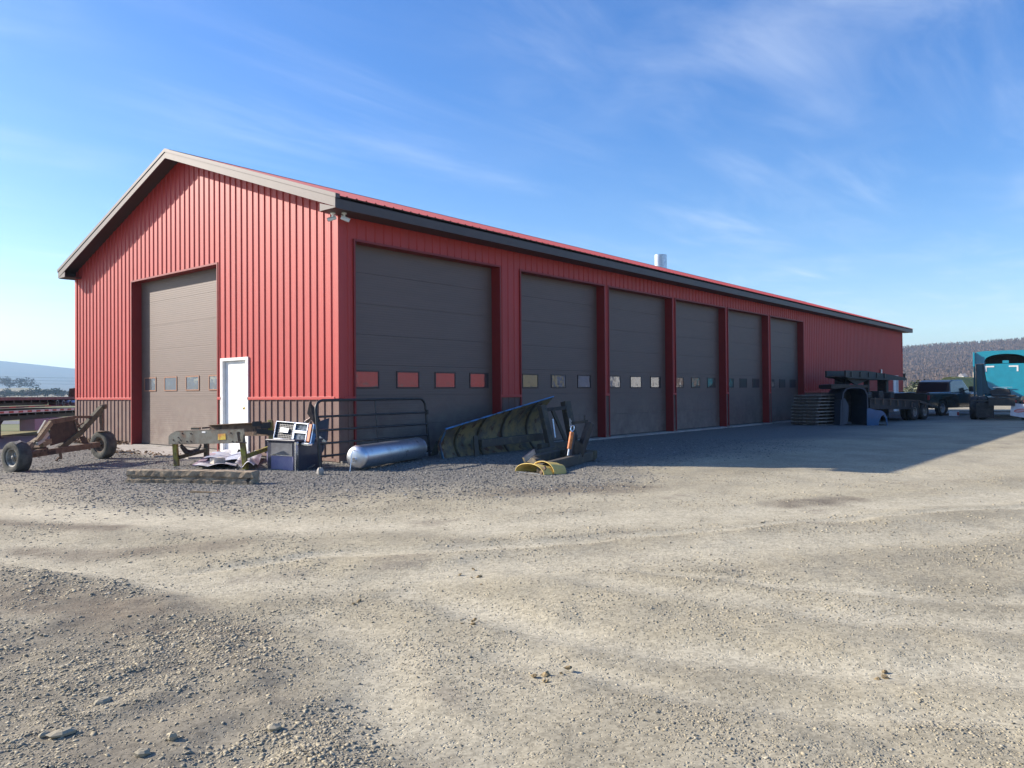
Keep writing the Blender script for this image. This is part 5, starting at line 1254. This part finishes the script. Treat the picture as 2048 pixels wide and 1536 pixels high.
# ================================================================== BACKGROUND
def leafy(c, rx, rz_, n, s, mb, seed):
    r_ = random.Random(seed)
    for k in range(n):
        while True:
            p = V((r_.uniform(-1, 1), r_.uniform(-1, 1), r_.uniform(-1, 1)))
            if p.length < 1 and r_.random() < .35+.65*p.length: break
        q = V((c[0]+p.x*rx, c[1]+p.y*rx, c[2]+p.z*rz_)); a = V((r_.gauss(0, 1), r_.gauss(0, 1), r_.gauss(0, .7))).normalized()*s*r_.uniform(.5, 1.2); b__ = a.cross(V((r_.gauss(0, 1), r_.gauss(0, 1), r_.gauss(0, 1)))).normalized()*s*r_.uniform(.3, .9)
        mb.add([q-a, q+b__, q+a, q-b__], [(0, 1, 2, 3)])
m_bark = mat('bark', (.07, .055, .045), .9)
m_ever = stone_mat('dark_evergreen', (.02, .03, .018), (.035, .05, .03), (.06, .075, .04)); m_bare = stone_mat('bare_crown', (.06, .05, .042), (.10, .085, .07), (.14, .12, .09)); m_sage = stone_mat('grey_green_shrub', (.10, .11, .07), (.16, .17, .11), (.24, .25, .17))
def tree(px, py_base, dep, h, w, label, m=m_ever, conical=False, nleaf=420, nm='tree', group=None, zb=None):
    b_ = D(px, py_base, dep); b_.z = GZ-.3 if zb is None else zb
    t = thing(nm, label, 'tree', b_, 0, group)
    tr = MB().path([b_, b_+Z*h*.35, b_+Z*h*.8], [h*.03, h*.022, h*.006], 7)
    r_ = random.Random(px)
    for k in range(7):
        a = r_.uniform(0, 6.28); z_ = h*r_.uniform(.3, .7); tr.path([b_+Z*z_, b_+Z*(z_+h*.16)+V((math.cos(a), math.sin(a), 0))*w*.38], [h*.011, h*.003], 5)
    tr.build('trunk', m_bark, t)
    mb = MB()
    if conical:
        for k in range(7): leafy(b_+Z*(h*(.14+.12*k)), w*.55*(1-.125*k), h*.09, nleaf//7, w*.09, mb, px+k)
    else:
        for k in range(8): leafy(b_+Z*(h*r_.uniform(.42, .82))+V((r_.gauss(0, .22)*w, r_.gauss(0, .22)*w, 0)), w*r_.uniform(.22, .36), h*r_.uniform(.13, .22), nleaf//8, w*.05, mb, px*3+k)
    mb.build('crown', m, t); return t
FT = [(8, 420, 8, 9, 'dark round tree at the edge of the far field by the flatbed trailers', m_bare), (20, 520, 12, 11, 'dark bushy tree in the far field left of the pale rise', m_ever),
      (36, 400, 8.5, 7, 'small pointed dark tree before the pale rise', m_ever), (46, 430, 7.5, 8, 'low spreading tree before the pale rise', m_bare), (20, 760, 24, 17, 'distant tree standing on top of the pale rise', m_bare),
      (64, 420, 9, 10, 'leafless rounded tree where the pale rise ends', m_bare), (75, 450, 10, 9, 'dense dark tree beside the leafless rounded tree', m_ever), (90, 430, 11.5, 15, 'widest dark tree of the far tree line', m_ever),
      (108, 470, 10, 9, 'dark narrow tree past the widest one in the far tree line', m_ever), (124, 520, 9, 16, 'low bare tree in the far tree line near the red building', m_bare), (140, 540, 9, 14, 'bare brown tree in the far tree line at the building edge', m_bare),
      (40, 780, 24, 26, 'broad distant tree clump on the pale rise', m_bare)]
for x, dep, h, w, lb, m in FT: tree(x, 803, dep, h*.62, w*.9, lb, m, nleaf=520, group='trees across the far field', zb=(6.5 if dep > 700 else None))
tree(1843, 800, 78, 3.2, 2.3, 'dark green shrub growing behind the trailer and the pickup', m_ever, nleaf=700, nm='shrub'); tree(1826, 800, 74, 2.0, 3.2, 'pale grey green shrub beside the dark green one', m_sage, nleaf=900, nm='shrub')
# hoop barn
hb = D(1898, 783, 120); hb.z = GZ
barn = thing('hoop_barn', 'olive green round-roofed hoop barn in front of the hillside', 'barn', hb)
m_hoop = mat('olive_hoop_cover', (.27, .26, .07), .75, c2=(.31, .27, .09), sc=.6)
def hp(u, v):
    a = math.pi*(.02+.96*u); return hb+_r*(-2.15*math.cos(a))+Z*(3.2*max(math.sin(a), .0)**.62)+V((math.cos(R(-10)), math.sin(R(-10)), 0))*(9*v)+_r*.0
MB().surf(hp, 24, 6, .03).build('cover', m_hoop, barn, smooth=50)
MB().plate([hp(u/24, .985) for u in range(25)], V((.06, 0, 0))).build('end_wall', m_hoop, barn); MB().plate([hp(u/24, .015) for u in range(25)], V((.04, 0, 0))).build('end_wall', m_hoop, barn)
for k in range(1, 6): MB().path([hp(u/16, k/6)+Z*.03 for u in range(17)], .04, 5).build('hoop', m_hoop, barn)
# far houses on the slope
def house(px, py, dep, w, h, lb, roofm, wallm):
    c = D(px, py, dep); t = thing('house', lb, 'house', c); lx = _r; ly = V((_fw.x, _fw.y, 0)).normalized()
    q = lambda u, v, z: c+lx*u+ly*v+Z*z
    MB().hexa([q(-w/2, 0, -6), q(w/2, 0, -6), q(w/2, 6, -6), q(-w/2, 6, -6)], [q(-w/2, 0, h), q(w/2, 0, h), q(w/2, 6, h), q(-w/2, 6, h)]).build('wall', wallm, t)
    rf = MB().plate([q(-w/2-.4, -.4, h), q(-w/2-.4, 3, h+2.0), q(-w/2-.4, 6.4, h)], lx*(w+.8)).build('roof', roofm, t)
    for k in range(3):
        u = -w/2+w*(.2+.3*k); MB().hexa([q(u-.45, -.05, h-2), q(u+.45, -.05, h-2), q(u+.45, .02, h-2), q(u-.45, .02, h-2)], [q(u-.45, -.05, h-.7), q(u+.45, -.05, h-.7), q(u+.45, .02, h-.7), q(u-.45, .02, h-.7)]).build('window', m_glass, t)
m_paleroof = mat('pale_metal_roof', (.7, .72, .75), .35); m_roofgrey = mat('grey_shingle_roof', (.22, .2, .19), .9)
house(1860, 749, 800, 6, 1.0, 'far white house with bright metal roof up on the slope', m_paleroof, m_white)
house(1855, 759, 640, 4.5, 1.6, 'far white house lower on the slope with grey roof', m_roofgrey, m_white)
house(1931, 757, 520, 2.4, 1.6, 'far small white shed on the slope beside the utility pole', m_roofgrey, m_white)
# utility poles and wires
def pole(px, ytop, dep, lb, cross=True):
    c = D(px, ytop, dep); b_ = V((c.x, c.y, GZ)); t = thing('utility_pole', lb, 'pole', b_)
    m_pw = mat('pale_pole_wood', (.42, .36, .28), .8)
    MB().path([b_-Z*.3, c], [.14, .10], 8).build('post', m_pw, t)
    if cross: MB().bar(c-Z*.5-_r*1.1, c-Z*.5+_r*1.1, .09, .11).build('cross_arm', m_pw, t)
    return c
pt_ = pole(1947, 744, 150, 'pale wooden utility pole standing beside the teal truck', False)
def wires(p, q, sag, n, lb, r=.03, dz=.5):
    for k in range(n):
        pts = [V(p)+(V(q)-V(p))*(i/16)-Z*(sag*4*(i/16)*(1-i/16)+dz*k) for i in range(17)]
        tag(MB().path(pts, r, 4).build('power_line', m_black, loc=pts[0]), (['top', 'middle', 'lowest'] if n == 3 else ['upper', 'lower'])[k]+' '+lb if n > 1 else lb, 'wire')
wires(D(1700, 752, 260), D(2120, 697, 190), 1.0, 2, 'thin power line strung over the slope behind the hoop barn', .035, .9)
wires(D(1700, 765, 170), pt_, .3, 1, 'thin service wire running over to the pale utility pole', .02)
wires(D(-200, 747, 420), D(330, 757, 520), .8, 3, 'thin power line strung across in front of the far blue hills', .05, 1.9)

# ================================================================== HAZE
hz = MB().b(-4600, 4600, -4600, 4600, -6, 175).build('haze', None if False else m_black); hz.data.materials.clear()
mh = bpy.data.materials.new('haze_air'); mh.use_nodes = True; t = mh.node_tree; t.nodes.clear()
o_ = t.nodes.new('ShaderNodeOutputMaterial'); pv = t.nodes.new('ShaderNodeVolumePrincipled'); pv.inputs['Color'].default_value = (.46, .72, 1, 1); pv.inputs['Density'].default_value = .00026; pv.inputs['Anisotropy'].default_value = .2
t.links.new(pv.outputs[0], o_.inputs['Volume']); hz.data.materials.append(mh); hz['kind'] = 'stuff'; hz['label'] = 'thin pale blue haze in the air over the valley'; hz['category'] = 'haze'
